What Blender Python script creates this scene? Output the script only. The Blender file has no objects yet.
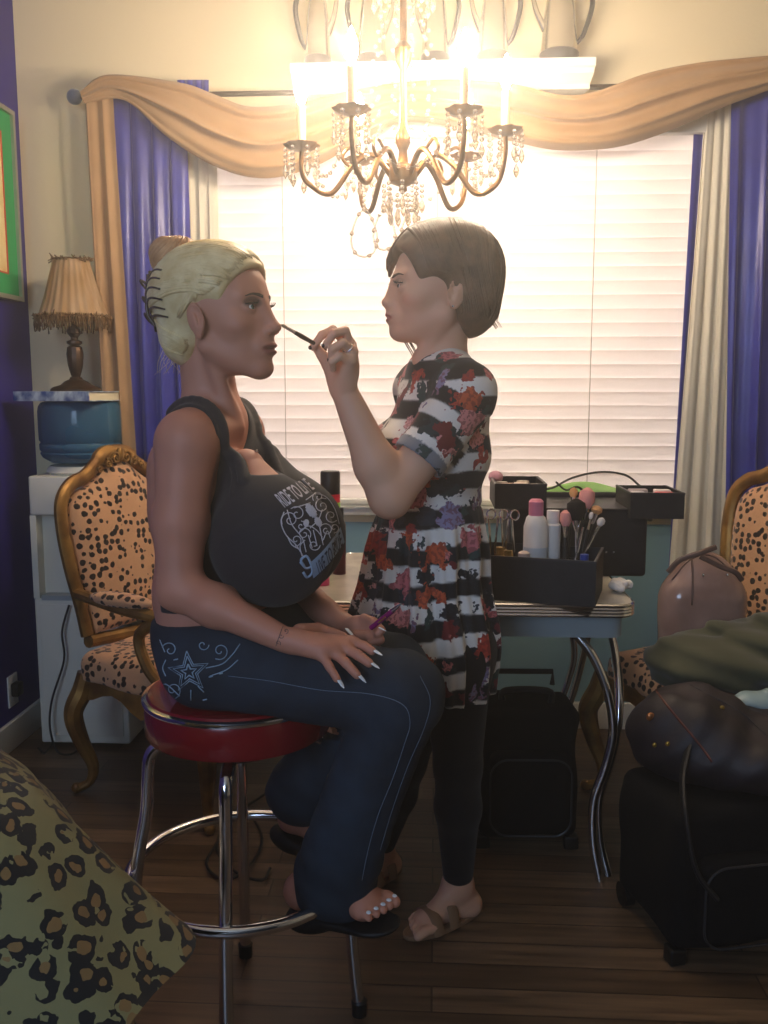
import bpy, bmesh, math, random
import numpy as np
from mathutils import Vector, Matrix
from mathutils.bvhtree import BVHTree
random.seed(7); rng = np.random.RandomState(7)
D = bpy.data; COL = bpy.context.scene.collection; R = math.radians; PI = math.pi
sc = bpy.context.scene

def hx(h, k=1.0):
    h = h.lstrip('#'); c = [int(h[i:i+2], 16)/255 for i in (0, 2, 4)]
    return tuple((x/12.92 if x <= .04045 else ((x+.055)/1.055)**2.4)*k for x in c) + (1,)

# ---------------------------------------------------------------- camera
F = 900.; CAMZ = 1.30; PITCH = R(7.7); YAW = R(3.3)
cam = D.cameras.new('camera'); camo = D.objects.new('camera', cam); COL.objects.link(camo)
cam.sensor_fit = 'VERTICAL'; cam.sensor_height = 36; cam.lens = 36*F/1024; cam.clip_start = .02
camo.location = (0, 0, CAMZ); camo.rotation_euler = (PI/2-PITCH, 0, YAW)
sc.camera = camo
FW = np.array([-math.sin(YAW)*math.cos(PITCH), math.cos(YAW)*math.cos(PITCH), -math.sin(PITCH)])
RT = np.array([math.cos(YAW), math.sin(YAW), 0.]); UP = np.cross(RT, FW); CP = np.array([0, 0, CAMZ])
def ray(px, py): return FW+RT*(px-384)/F-UP*(py-512)/F
def at(px, py, Y): r = ray(px, py); return CP+r*(Y/r[1])          # where a sight line meets a depth
def fl(px, py, z=0.): r = ray(px, py); return CP+r*((z-CAMZ)/r[2])  # where a sight line meets a height
# ---------------------------------------------------------------- world, lights, exposure
w = D.worlds.new('world'); sc.world = w; w.use_nodes = True
bg = w.node_tree.nodes['Background']; bg.inputs[0].default_value = hx('9fc0e8'); bg.inputs[1].default_value = .30
vol = w.node_tree.nodes.new('ShaderNodeVolumeScatter')   # thin scattering haze added to clear air, imitates lens glare round the bulbs
vol.inputs['Color'].default_value = hx('fffaf4'); vol.inputs['Density'].default_value = .055; vol.inputs['Anisotropy'].default_value = .70
w.node_tree.links.new(vol.outputs[0], w.node_tree.nodes['World Output'].inputs['Volume'])
sc.view_settings.view_transform = 'Standard'; sc.view_settings.look = 'None'
sc.view_settings.gamma = 1; sc.view_settings.use_curve_mapping = False
sc.view_settings.exposure = 0.0
def area(name, loc, aim, size, power, col):
    l = D.lights.new(name, 'AREA'); l.shape = 'RECTANGLE'; l.size, l.size_y = size; l.energy = power; l.color = col[:3]
    o = D.objects.new(name, l); COL.objects.link(o); o.location = loc
    o.rotation_euler = (Vector(aim)-Vector(loc)).to_track_quat('-Z', 'Y').to_euler(); return o
# added fill light, an assumed unseen daylight source, behind and left of the camera
area('assumed_daylight_fill', (-1.2, -1.6, 1.9), (-.1, 2.2, 1.15), (1.6, 1.2), 64, hx('c3dcff'))
# daylight outside the blinds
area('outside_daylight', (.05, 4.3, 1.7), (.05, 3.3, 1.5), (2.0, 1.6), 78, hx('fff3ee'))

# ---------------------------------------------------------------- materials
def mat(name, col=(1, 1, 1, 1), rough=.5, metal=0., noise=None, bump=None, attr=None, sheen=0, coat=0,
        trans=0, ior=1.45, emit=None, sss=0, alpha=1, spec=.5):
    m = D.materials.new(name); m.use_nodes = True; nt = m.node_tree; b = nt.nodes['Principled BSDF']
    b.inputs['Base Color'].default_value = col; b.inputs['Roughness'].default_value = rough
    b.inputs['Metallic'].default_value = metal; b.inputs['IOR'].default_value = ior
    b.inputs['Transmission Weight'].default_value = trans; b.inputs['Coat Weight'].default_value = coat
    b.inputs['Sheen Weight'].default_value = sheen; b.inputs['Alpha'].default_value = alpha
    b.inputs['Specular IOR Level'].default_value = spec
    if sss:
        b.inputs['Subsurface Weight'].default_value = sss; b.inputs['Subsurface Radius'].default_value = (.012, .005, .003)
        b.inputs['Subsurface Scale'].default_value = 1
    if emit: b.inputs['Emission Color'].default_value = emit[0]; b.inputs['Emission Strength'].default_value = emit[1]
    tc = nt.nodes.new('ShaderNodeTexCoord')
    src = None
    if noise:   # (scale, detail, colour2, (sx,sy,sz))
        mp = nt.nodes.new('ShaderNodeMapping'); nt.links.new(tc.outputs['Object'], mp.inputs[0])
        mp.inputs['Scale'].default_value = noise[3] if len(noise) > 3 else (1, 1, 1)
        n = nt.nodes.new('ShaderNodeTexNoise'); n.inputs['Scale'].default_value = noise[0]; n.inputs['Detail'].default_value = noise[1]
        nt.links.new(mp.outputs[0], n.inputs['Vector'])
        mx = nt.nodes.new('ShaderNodeMix'); mx.data_type = 'RGBA'
        rp = nt.nodes.new('ShaderNodeMapRange'); rp.inputs[1].default_value = .35; rp.inputs[2].default_value = .65
        nt.links.new(n.outputs[0], rp.inputs[0]); nt.links.new(rp.outputs[0], mx.inputs[0])
        mx.inputs[6].default_value = col; mx.inputs[7].default_value = noise[2]; src = mx.outputs[2]
    if attr:
        a = nt.nodes.new('ShaderNodeAttribute'); a.attribute_name = attr
        if src:
            ml = nt.nodes.new('ShaderNodeMix'); ml.data_type = 'RGBA'; ml.blend_type = 'MULTIPLY'; ml.inputs[0].default_value = 1
            nt.links.new(src, ml.inputs[6]); nt.links.new(a.outputs[0], ml.inputs[7]); src = ml.outputs[2]
        else: src = a.outputs[0]
    if src: nt.links.new(src, b.inputs['Base Color'])
    if bump:    # (scale, strength, (sx,sy,sz), distance)
        mp = nt.nodes.new('ShaderNodeMapping'); nt.links.new(tc.outputs['Object'], mp.inputs[0])
        mp.inputs['Scale'].default_value = bump[2] if len(bump) > 2 else (1, 1, 1)
        n = nt.nodes.new('ShaderNodeTexNoise'); n.inputs['Scale'].default_value = bump[0]; n.inputs['Detail'].default_value = 4
        nt.links.new(mp.outputs[0], n.inputs['Vector'])
        bm_ = nt.nodes.new('ShaderNodeBump'); bm_.inputs['Strength'].default_value = bump[1]
        bm_.inputs['Distance'].default_value = bump[3] if len(bump) > 3 else .004
        nt.links.new(n.outputs[0], bm_.inputs['Height']); nt.links.new(bm_.outputs[0], b.inputs['Normal'])
    return m
def N(nt, t, **kw):
    n = nt.nodes.new(t)
    for k, v in kw.items():
        if k.startswith('i_'): n.inputs[int(k[2:])].default_value = v
        else: setattr(n, k, v)
    return n
def L(nt, a, b): nt.links.new(a, b)
def mth(nt, op, a, b=None, c=None):
    n = nt.nodes.new('ShaderNodeMath'); n.operation = op
    for i, v in enumerate((a, b, c)):
        if v is None: continue
        if isinstance(v, (int, float)): n.inputs[i].default_value = v
        else: nt.links.new(v, n.inputs[i])
    return n.outputs[0]
def mixc(nt, f, a, b):
    n = nt.nodes.new('ShaderNodeMix'); n.data_type = 'RGBA'
    for i, v in ((0, f), (6, a), (7, b)):
        if isinstance(v, (int, float, tuple)): n.inputs[i].default_value = v
        else: nt.links.new(v, n.inputs[i])
    return n.outputs[2]
def leopard(name, base, base2, spot, scale, thr, rosette=False, centre=None):
    m = mat(name, base, .85, sheen=.2); nt = m.node_tree; b = nt.nodes['Principled BSDF']
    tc = N(nt, 'ShaderNodeTexCoord')
    nz = N(nt, 'ShaderNodeTexNoise'); nz.inputs['Scale'].default_value = scale*(.8 if rosette else .7); nz.inputs['Detail'].default_value = 3; L(nt, tc.outputs['Object'], nz.inputs['Vector'])
    sub = N(nt, 'ShaderNodeVectorMath', operation='SUBTRACT'); L(nt, nz.outputs['Color'], sub.inputs[0]); sub.inputs[1].default_value = (.5, .5, .5)
    ml = N(nt, 'ShaderNodeVectorMath', operation='SCALE'); L(nt, sub.outputs[0], ml.inputs[0]); ml.inputs['Scale'].default_value = (1.1 if rosette else .45)/scale
    ad = N(nt, 'ShaderNodeVectorMath', operation='ADD'); L(nt, tc.outputs['Object'], ad.inputs[0]); L(nt, ml.outputs[0], ad.inputs[1])
    v = N(nt, 'ShaderNodeTexVoronoi'); v.inputs['Scale'].default_value = scale; v.inputs['Randomness'].default_value = .8 if rosette else .62; L(nt, ad.outputs[0], v.inputs['Vector'])
    dist = v.outputs['Distance']
    n2 = N(nt, 'ShaderNodeTexNoise'); n2.inputs['Scale'].default_value = scale*1.7; L(nt, tc.outputs['Object'], n2.inputs['Vector'])
    wob = mth(nt, 'MULTIPLY_ADD', n2.outputs[0], .25, thr-.125)
    big = mth(nt, 'LESS_THAN', dist, wob)
    n3 = N(nt, 'ShaderNodeTexNoise'); n3.inputs['Scale'].default_value = 3.; L(nt, tc.outputs['Object'], n3.inputs['Vector'])
    bc = mixc(nt, n3.outputs[0], base, base2)
    if rosette:
        inner = mth(nt, 'LESS_THAN', dist, thr*.50)
        n4 = N(nt, 'ShaderNodeTexNoise'); n4.inputs['Scale'].default_value = scale*1.3; L(nt, ad.outputs[0], n4.inputs['Vector'])
        gap = mth(nt, 'LESS_THAN', n4.outputs[0], .60)
        ring = mth(nt, 'MULTIPLY', big, gap)
        c1 = mixc(nt, ring, bc, spot); c = mixc(nt, inner, c1, centre)
    else: c = mixc(nt, big, bc, spot)
    L(nt, c, b.inputs['Base Color']); return m

# ---------------------------------------------------------------- object helpers
def tag(o, label=None, cat=None, group=None, kind=None):
    if label: o['label'] = label
    if cat: o['category'] = cat
    if group: o['group'] = group
    if kind: o['kind'] = kind
    return o
def thing(name, label, cat, loc=(0, 0, 0), rz=0., group=None):
    o = D.objects.new(name, None); COL.objects.link(o); o.empty_display_size = .1
    o.location = Vector([float(v) for v in loc]); o.rotation_euler = (0, 0, rz); return tag(o, label, cat, group)
def wmat(o):
    m = o.matrix_basis.copy()
    while o.parent: o = o.parent; m = o.matrix_basis @ m
    return m
def link(name, me, m, parent=None, world=True, label=None, smooth=True):
    o = D.objects.new(name, me)
    if m is not None and not me.materials: me.materials.append(m)
    if parent is not None:
        o.parent = parent
        if world: me.transform(wmat(parent).inverted())
    COL.objects.link(o)
    if smooth:
        me.polygons.foreach_set('use_smooth', np.ones(len(me.polygons), bool))
    if label: o['label'] = label
    return o
def shade_auto(o, ang=35):
    me = o.data; bm = bmesh.new(); bm.from_mesh(me)
    for e in bm.edges:
        e.smooth = len(e.link_faces) == 2 and e.calc_face_angle(0) <= R(ang)
    bm.to_mesh(me); bm.free()
def base_origin(o):   # puts a single-mesh thing's origin at its own base
    me = o.data; n = len(me.vertices); co = np.empty(n*3, np.float32); me.vertices.foreach_get('co', co); co = co.reshape(-1, 3)
    c = Vector(((co[:, 0].min()+co[:, 0].max())/2, (co[:, 1].min()+co[:, 1].max())/2, co[:, 2].min()))
    me.transform(Matrix.Translation(-c)); o.location = c; return o

class MB:
    def __init__(s): s.v = []; s.f = []
    def add(s, v, f):
        n = len(s.v); s.v += [tuple(map(float, p)) for p in v]; s.f += [tuple(i+n for i in q) for q in f]; return s
    def box(s, lo, hi, M=None, bev=0.):
        lo = np.minimum(lo, hi) if False else np.array(lo, float); hi = np.array(hi, float)
        bm = bmesh.new(); bmesh.ops.create_cube(bm, size=1)
        for v in bm.verts: v.co = Vector([(lo[i]+hi[i])/2+v.co[i]*(hi[i]-lo[i]) for i in range(3)])
        if bev: bmesh.ops.bevel(bm, geom=list(bm.edges), offset=bev, segments=3, affect='EDGES', profile=.5)
        bm.verts.index_update(); vs = [M @ v.co if M else v.co.copy() for v in bm.verts]
        s.add(vs, [[v.index for v in f.verts] for f in bm.faces]); bm.free(); return s
    def tube(s, pts, r, n=10, cap=True, flat=None):
        P = [Vector([float(c) for c in p]) for p in pts]; m = len(P)
        rr = [r]*m if isinstance(r, (int, float)) else [float(x) for x in r]
        t0 = (P[1]-P[0]).normalized(); u = t0.orthogonal().normalized(); vs = []
        if flat is not None: u = (Vector(flat[0])-t0*Vector(flat[0]).dot(t0)).normalized()
        for i in range(m):
            t = (P[min(i+1, m-1)]-P[max(i-1, 0)])
            t = t.normalized() if t.length > 1e-9 else t0
            u = (u-t*u.dot(t)); u = u.normalized() if u.length > 1e-6 else t.orthogonal().normalized()
            if flat is not None:
                q = Vector(flat[0]); q = q-t*q.dot(t)
                if q.length > 1e-4: u = q.normalized()
            w_ = t.cross(u); k = flat[1] if flat is not None else 1
            for j in range(n):
                a = 2*PI*j/n; vs.append(P[i]+(u*math.cos(a)*k+w_*math.sin(a))*rr[i])
        f = [(i*n+j, i*n+(j+1) % n, (i+1)*n+(j+1) % n, (i+1)*n+j) for i in range(m-1) for j in range(n)]
        if cap: f += [tuple(range(n-1, -1, -1)), tuple((m-1)*n+j for j in range(n))]
        return s.add(vs, f)
    def ring(s, pts, r, n=10):
        P = [Vector([float(c) for c in p]) for p in pts]; m = len(P); vs = []; c = sum(P, Vector())/m
        nrm = (P[1]-P[0]).cross(P[m//4]-P[0]).normalized()
        for i in range(m):
            t = (P[(i+1) % m]-P[i-1]).normalized(); u = nrm; w_ = t.cross(u).normalized(); u = w_.cross(t)
            for j in range(n):
                a = 2*PI*j/n; vs.append(P[i]+(u*math.cos(a)+w_*math.sin(a))*r)
        f = [(i*n+j, i*n+(j+1) % n, ((i+1) % m)*n+(j+1) % n, ((i+1) % m)*n+j) for i in range(m) for j in range(n)]
        return s.add(vs, f)
    def lathe(s, prof, c=(0, 0, 0), n=28, M=None, sq=0., wob=None):
        vs = []
        for (r, z) in prof:
            for j in range(n):
                a = 2*PI*j/n; k = 1.
                if sq: k = (abs(math.cos(a))**sq+abs(math.sin(a))**sq)**(-1./sq)
                if wob: k *= wob(a, z)
                p = Vector((r*k*math.cos(a), r*k*math.sin(a), z)); p = (M @ p) if M else p
                vs.append(p+Vector([float(x) for x in c]))
        m = len(prof)
        f = [(i*n+j, i*n+(j+1) % n, (i+1)*n+(j+1) % n, (i+1)*n+j) for i in range(m-1) for j in range(n)]
        if prof[0][0] > 1e-5: f.append(tuple(range(n-1, -1, -1)))
        if prof[-1][0] > 1e-5: f.append(tuple((m-1)*n+j for j in range(n)))
        return s.add(vs, f)
    def ball(s, c, r, n=14, M=None):
        r3 = (r, r, r) if isinstance(r, (int, float)) else r; vs = []; m = max(4, n//2)
        for i in range(m+1):
            th = PI*i/m
            for j in range(n):
                a = 2*PI*j/n; p = Vector((r3[0]*math.sin(th)*math.cos(a), r3[1]*math.sin(th)*math.sin(a), -r3[2]*math.cos(th)))
                vs.append((M @ p if M else p)+Vector([float(x) for x in c]))
        f = [(i*n+j, i*n+(j+1) % n, (i+1)*n+(j+1) % n, (i+1)*n+j) for i in range(m) for j in range(n)]
        return s.add(vs, f)
    def prism(s, poly, d, M=None, bev=0):     # polygon in xz, extruded along y by d, centred
        bm = bmesh.new(); vs = [bm.verts.new((x, -d/2, z)) for x, z in poly]; fc = bm.faces.new(vs)
        ex = bmesh.ops.extrude_face_region(bm, geom=[fc]); bmesh.ops.translate(bm, vec=(0, d, 0), verts=[g for g in ex['geom'] if isinstance(g, bmesh.types.BMVert)])
        if bev:
            ed = [e for e in bm.edges if e.is_valid and len(e.link_faces) == 2 and e.calc_face_angle(0) > .6]
            bmesh.ops.bevel(bm, geom=ed, offset=bev, segments=2, affect='EDGES', profile=.5)
        bmesh.ops.recalc_face_normals(bm, faces=bm.faces); bm.verts.index_update()
        s.add([M @ v.co if M else v.co.copy() for v in bm.verts], [[v.index for v in f.verts] for f in bm.faces]); bm.free(); return s
    def grid(s, fn, nu, nv):
        vs = [fn(i/(nu-1), j/(nv-1)) for i in range(nu) for j in range(nv)]
        return s.add(vs, [(i*nv+j, i*nv+j+1, (i+1)*nv+j+1, (i+1)*nv+j) for i in range(nu-1) for j in range(nv-1)])
    def build(s, name, m, parent=None, world=True, label=None, auto=35, clean=True, solid=0., sub=0, offset=-1):
        me = D.meshes.new(name); me.from_pydata(s.v, [], s.f)
        if clean:
            bm = bmesh.new(); bm.from_mesh(me); bmesh.ops.remove_doubles(bm, verts=bm.verts, dist=1e-5)
            bmesh.ops.recalc_face_normals(bm, faces=bm.faces); bm.to_mesh(me); bm.free()
        me.update(); o = link(name, me, m, parent, world, label)
        if auto: shade_auto(o, auto)
        if solid: md = o.modifiers.new('solid', 'SOLIDIFY'); md.thickness = solid; md.offset = offset
        if sub: md = o.modifiers.new('sub', 'SUBSURF'); md.levels = sub; md.render_levels = sub
        return o
def spline(pts, n=8):
    P = [np.array(p, float) for p in pts]; P = [2*P[0]-P[1]]+P+[2*P[-1]-P[-2]]; out = []
    for i in range(1, len(P)-2):
        for k in range(n):
            t = k/n; a, b, c, d = P[i-1:i+3]
            out.append(.5*((2*b)+(-a+c)*t+(2*a-5*b+4*c-d)*t*t+(-a+3*b-3*c+d)*t**3))
    out.append(P[-2]); return out
def single(o, label, cat, group=None): base_origin(o); return tag(o, label, cat, group)
def dup(root, loc, rz=None, label=None, group=None):
    r_ = root.copy(); COL.objects.link(r_); r_.location = Vector([float(v) for v in loc])
    if rz is not None: r_.rotation_euler = (0, 0, rz)
    if label: r_['label'] = label
    if group: r_['group'] = group
    for ch in list(root.children):
        c = ch.copy(); COL.objects.link(c); c.parent = r_
        for g in list(ch.children): d_ = g.copy(); COL.objects.link(d_); d_.parent = c
    return r_

# ---------------------------------------------------------------- smooth solid modelling (distance fields -> one continuous mesh)
def smin(a, b, k):
    if k <= 0: return np.minimum(a, b)
    h = np.maximum(k-np.abs(a-b), 0)/k; return np.minimum(a, b)-h*h*k*.25
def cap(a, b, ra, rb=None, fl_=None):
    a = np.array(a, float); b = np.array(b, float); rb = ra if rb is None else rb; ab = b-a; L2 = float(ab@ab)+1e-12
    if fl_ is not None: n = np.array(fl_[0], float); n = n/np.linalg.norm(n); s = fl_[1]
    def f(P):
        q = P-a; t = np.clip(q@ab/L2, 0, 1); e = q-t[:, None]*ab
        if fl_ is not None: e = e+((1/s-1)*(e@n))[:, None]*n
        return np.sqrt((e*e).sum(1))-(ra+(rb-ra)*t)
    mx = max(ra, rb)*(max(1, fl_[1]) if fl_ is not None else 1)
    return (f, (a+b)/2, np.linalg.norm(ab)/2+mx)
def ell(c, r, Rm=None):
    c = np.array(c, float); r = np.array(r if hasattr(r, '__len__') else (r, r, r), float)
    Rm_ = None if Rm is None else np.array(Rm, float)
    def f(P):
        q = P-c
        if Rm_ is not None: q = q@Rm_
        k0 = np.sqrt(((q/r)**2).sum(1)); k1 = np.sqrt(((q/(r*r))**2).sum(1))+1e-9
        return k0*(k0-1)/k1
    return (f, c, float(r.max()))
def plane(p, n):   # negative on the side away from n
    p = np.array(p, float); n = np.array(n, float); n = n/np.linalg.norm(n)
    return (lambda P: (P-p)@n, p, 1e9)
class Fld:
    def __init__(s, off=0.): s.ops = []; s.off = off
    def a(s, pr, k=.02): s.ops.append(('a', pr, k)); return s
    def sub(s, pr, k=.01): s.ops.append(('s', pr, k)); return s
    def int_(s, pr, k=.004): s.ops.append(('i', pr, k)); return s
    def disp(s, fn): s.ops.append(('d', fn, 0)); return s
    def prim(s): return (s.ev, np.zeros(3), 1e9)
    def ev(s, P, c=None, Rr=None):
        d = np.full(len(P), .25)
        for op, pr, k in s.ops:
            if op == 'd': d = d+pr(P); continue
            if isinstance(pr, Fld):
                e = pr.ev(P, c, Rr)
            else:
                if c is not None and op in 'as' and np.linalg.norm(c-pr[1])-pr[2] > Rr+.05: continue
                e = pr[0](P)
            if op == 'a': d = smin(d, e, k)
            elif op == 's': d = -smin(-d, e, k)
            else: d = -smin(-d, -e, k)
        return d-s.off
    def grad(s, P, e=.0015):
        g = np.stack([s.ev(P+np.eye(3)[i]*e)-s.ev(P-np.eye(3)[i]*e) for i in range(3)], 1)
        return g/(np.linalg.norm(g, axis=1)[:, None]+1e-9)
    def proj(s, P, iso=0., it=6):
        P = np.array(P, float)
        for _ in range(it): P = P-(s.ev(P)-iso)[:, None]*s.grad(P)*.9
        return P
def axis(lo, hi, h, fine=()):   # grid lines, finer inside the given intervals
    out = [lo]
    while out[-1] < hi:
        st = h
        for a_, b_, hf in fine:
            if a_ <= out[-1] <= b_: st = min(st, hf)
        out.append(out[-1]+st)
    return np.array(out)
def solid(fld, lo, hi, h=.003, fine=((), (), ()), B=16, name='m', colf=None):
    X = [axis(lo[i], hi[i], h, fine[i]) for i in range(3)]; n = [len(x) for x in X]
    V = np.empty(n, np.float32)
    bl = []
    for i in range(0, n[0], B):
        for j in range(0, n[1], B):
            for k in range(0, n[2], B):
                sl = (slice(i, min(i+B, n[0])), slice(j, min(j+B, n[1])), slice(k, min(k+B, n[2])))
                a_ = np.array([X[q][sl[q].start] for q in range(3)]); b_ = np.array([X[q][sl[q].stop-1] for q in range(3)])
                bl.append((sl, (a_+b_)/2, np.linalg.norm(b_-a_)/2+h))
    cd = fld.ev(np.array([b_[1] for b_ in bl]))
    for (sl, c, rr), d0 in zip(bl, cd):
        if abs(d0) > rr*1.35+.012: V[sl] = d0; continue
        g = np.meshgrid(X[0][sl[0]], X[1][sl[1]], X[2][sl[2]], indexing='ij')
        P = np.stack([q.ravel() for q in g], 1)
        V[sl] = fld.ev(P, c, rr).reshape(g[0].shape)
    for ax in range(3):
        sl = [slice(None)]*3
        for e in (0, -1): sl[ax] = e; V[tuple(sl)] = np.maximum(V[tuple(sl)], .001)
    S = V < 0; cn = np.zeros([q-1 for q in n], np.int8)
    cs = [(a_, b_, c_) for a_ in (0, 1) for b_ in (0, 1) for c_ in (0, 1)]
    def sub_(A, o): return A[o[0]:n[0]-1+o[0], o[1]:n[1]-1+o[1], o[2]:n[2]-1+o[2]]
    for o in cs: cn += sub_(S, o)
    idx = np.argwhere((cn > 0) & (cn < 8)); N_ = len(idx)
    cv = np.stack([V[idx[:, 0]+o[0], idx[:, 1]+o[1], idx[:, 2]+o[2]] for o in cs], 1)
    cp = np.stack([np.stack([X[q][idx[:, q]+o[q]] for q in range(3)], 1) for o in cs], 1)
    acc = np.zeros((N_, 3)); cnt = np.zeros(N_)
    for a_ in range(8):
        for b_ in range(a_+1, 8):
            if sum(abs(cs[a_][q]-cs[b_][q]) for q in range(3)) != 1: continue
            va, vb = cv[:, a_], cv[:, b_]; m_ = (va < 0) != (vb < 0)
            t = va[m_]/(va[m_]-vb[m_]); acc[m_] += cp[m_, a_]+(cp[m_, b_]-cp[m_, a_])*t[:, None]; cnt[m_] += 1
    vert = acc/cnt[:, None]
    ID = np.full([q-1 for q in n], -1, np.int32); ID[idx[:, 0], idx[:, 1], idx[:, 2]] = np.arange(N_)
    Q = []
    for ax in range(3):
        a1, a2 = [(1, 2), (2, 0), (0, 1)][ax]
        s0 = [slice(1, n[q]-1) for q in range(3)]; s1 = list(s0); s0[ax] = slice(0, n[ax]-1); s1[ax] = slice(1, n[ax])
        A = S[tuple(s0)]; Bm = S[tuple(s1)]
        e = np.argwhere(A != Bm); off = np.array([1, 1, 1]); off[ax] = 0; p = e+off
        ins = A[e[:, 0], e[:, 1], e[:, 2]]
        def cell(d1, d2):
            c = p.copy(); c[:, a1] -= d1; c[:, a2] -= d2; return ID[c[:, 0], c[:, 1], c[:, 2]]
        q = np.stack([cell(1, 1), cell(0, 1), cell(0, 0), cell(1, 0)], 1); q[~ins] = q[~ins][:, ::-1]; Q.append(q)
    Q = np.concatenate(Q); Q = Q[(Q >= 0).all(1)]
    me = D.meshes.new(name); me.vertices.add(N_); me.vertices.foreach_set('co', vert.astype(np.float32).ravel())
    me.loops.add(len(Q)*4); me.loops.foreach_set('vertex_index', Q.astype(np.int32).ravel())
    me.polygons.add(len(Q)); me.polygons.foreach_set('loop_start', np.arange(0, len(Q)*4, 4, dtype=np.int32))
    me.update(calc_edges=True); me.validate()
    if colf:
        c = colf(vert); ca = me.color_attributes.new('tint', 'FLOAT_COLOR', 'POINT')
        ca.data.foreach_set('color', np.concatenate([c, np.ones((N_, 1))], 1).astype(np.float32).ravel())
    return me
def bvh_of(me):
    n = len(me.vertices); co = np.empty(n*3, np.float32); me.vertices.foreach_get('co', co)
    q = np.empty(len(me.polygons)*4, np.int32); me.loops.foreach_get('vertex_index', q)
    return BVHTree.FromPolygons([tuple(p) for p in co.reshape(-1, 3).tolist()], [tuple(p) for p in q.reshape(-1, 4).tolist()])
def cast(bv, px, py, off=.0008):
    d = Vector(ray(px, py)).normalized(); h = bv.ray_cast(Vector(CP), d)
    if h[0] is None: return None
    nn = h[1] if h[1].dot(d) < 0 else -h[1]
    return h[0]+nn*off
def pline(mb, bv, pts, r, off=.0006, n=5, sm=4, flat=None):
    P = spline(pts, sm) if sm else pts; P = [cast(bv, p[0], p[1], off) for p in P]; P = [p for p in P if p is not None]
    if len(P) > 1: mb.tube(P, r, n)
    return mb
def rotz(a): c, s = math.cos(a), math.sin(a); return np.array([[c, -s, 0], [s, c, 0], [0, 0, 1.]])
def roty(a): c, s = math.cos(a), math.sin(a); return np.array([[c, 0, s], [0, 1, 0], [-s, 0, c]])
def rotx(a): c, s = math.cos(a), math.sin(a); return np.array([[1, 0, 0], [0, c, -s], [0, s, c]])
# ================================================================ the room
WY = 3.40; WX = -1.546; CEIL = 2.78
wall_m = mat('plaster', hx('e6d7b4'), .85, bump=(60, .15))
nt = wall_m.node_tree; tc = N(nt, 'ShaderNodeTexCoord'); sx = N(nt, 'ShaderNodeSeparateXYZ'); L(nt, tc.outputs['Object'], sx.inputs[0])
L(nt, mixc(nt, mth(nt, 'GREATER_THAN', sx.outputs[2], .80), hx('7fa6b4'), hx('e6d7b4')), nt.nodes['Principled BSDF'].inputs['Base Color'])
purple_m = mat('purple_paint', hx('2b2378'), .55, noise=(3, 3, hx('33298a')))
white_m = mat('white_trim', hx('eeebe0'), .5)
def struct(name, mb, m, **kw): o = mb.build(name, m, **kw); return tag(o, kind='structure')
wx0, wx1, wz0, wz1 = -.86, .97, .86, 2.26
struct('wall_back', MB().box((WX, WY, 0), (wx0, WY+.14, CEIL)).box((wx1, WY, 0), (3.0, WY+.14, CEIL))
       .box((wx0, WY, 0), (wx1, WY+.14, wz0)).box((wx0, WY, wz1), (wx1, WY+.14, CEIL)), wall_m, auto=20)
struct('wall_left', MB().box((WX-.12, -2.2, 0), (WX, WY+.14, CEIL)), purple_m)
struct('wall_right', MB().box((3.0, -2.2, 0), (3.12, WY+.14, CEIL)), mat('cream_plaster', hx('d9cdb0'), .9))
struct('ceiling', MB().box((WX-.12, -2.2, CEIL), (3.12, WY+.14, CEIL+.1)), mat('ceiling_paint', hx('d8d0bc'), .9))
struct('baseboard_left', MB().box((WX, -2.2, 0), (WX+.018, WY, .105), bev=.004), white_m)
struct('baseboard_back', MB().box((WX+.018, WY-.018, 0), (3.0, WY, .105), bev=.004), white_m)
# floor: planks running left to right
fm = mat('plank_floor', hx('5a4432'), .42); nt = fm.node_tree; b = nt.nodes['Principled BSDF']
tc = N(nt, 'ShaderNodeTexCoord'); br = N(nt, 'ShaderNodeTexBrick'); L(nt, tc.outputs['Object'], br.inputs['Vector'])
br.inputs['Color1'].default_value = hx('6e563f'); br.inputs['Color2'].default_value = hx('a08264'); br.inputs['Mortar'].default_value = hx('1d150f')
br.inputs['Scale'].default_value = 1; br.inputs['Mortar Size'].default_value = .0022; br.inputs['Brick Width'].default_value = 1.15
br.inputs['Row Height'].default_value = .083; br.offset = .37; br.inputs['Bias'].default_value = -.2
mp = N(nt, 'ShaderNodeMapping'); mp.inputs['Scale'].default_value = (1.5, 22, 1); L(nt, tc.outputs['Object'], mp.inputs[0])
nz = N(nt, 'ShaderNodeTexNoise'); nz.inputs['Scale'].default_value = 2.2; nz.inputs['Detail'].default_value = 8; L(nt, mp.outputs[0], nz.inputs['Vector'])
g = mixc(nt, mth(nt, 'MULTIPLY_ADD', nz.outputs[0], 1.6, -.35), hx('3a2a1d'), br.outputs[0])
L(nt, g, b.inputs['Base Color']); L(nt, mth(nt, 'MULTIPLY_ADD', nz.outputs[0], .3, .25), b.inputs['Roughness'])
bp = N(nt, 'ShaderNodeBump'); bp.inputs['Strength'].default_value = .3; bp.inputs['Distance'].default_value = .002; L(nt, br.outputs['Fac'], bp.inputs['Height']); bp.invert = True; L(nt, bp.outputs[0], b.inputs['Normal'])
struct('floor', MB().box((WX-.12, -2.2, -.06), (3.12, WY+.14, 0)), fm)
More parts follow.
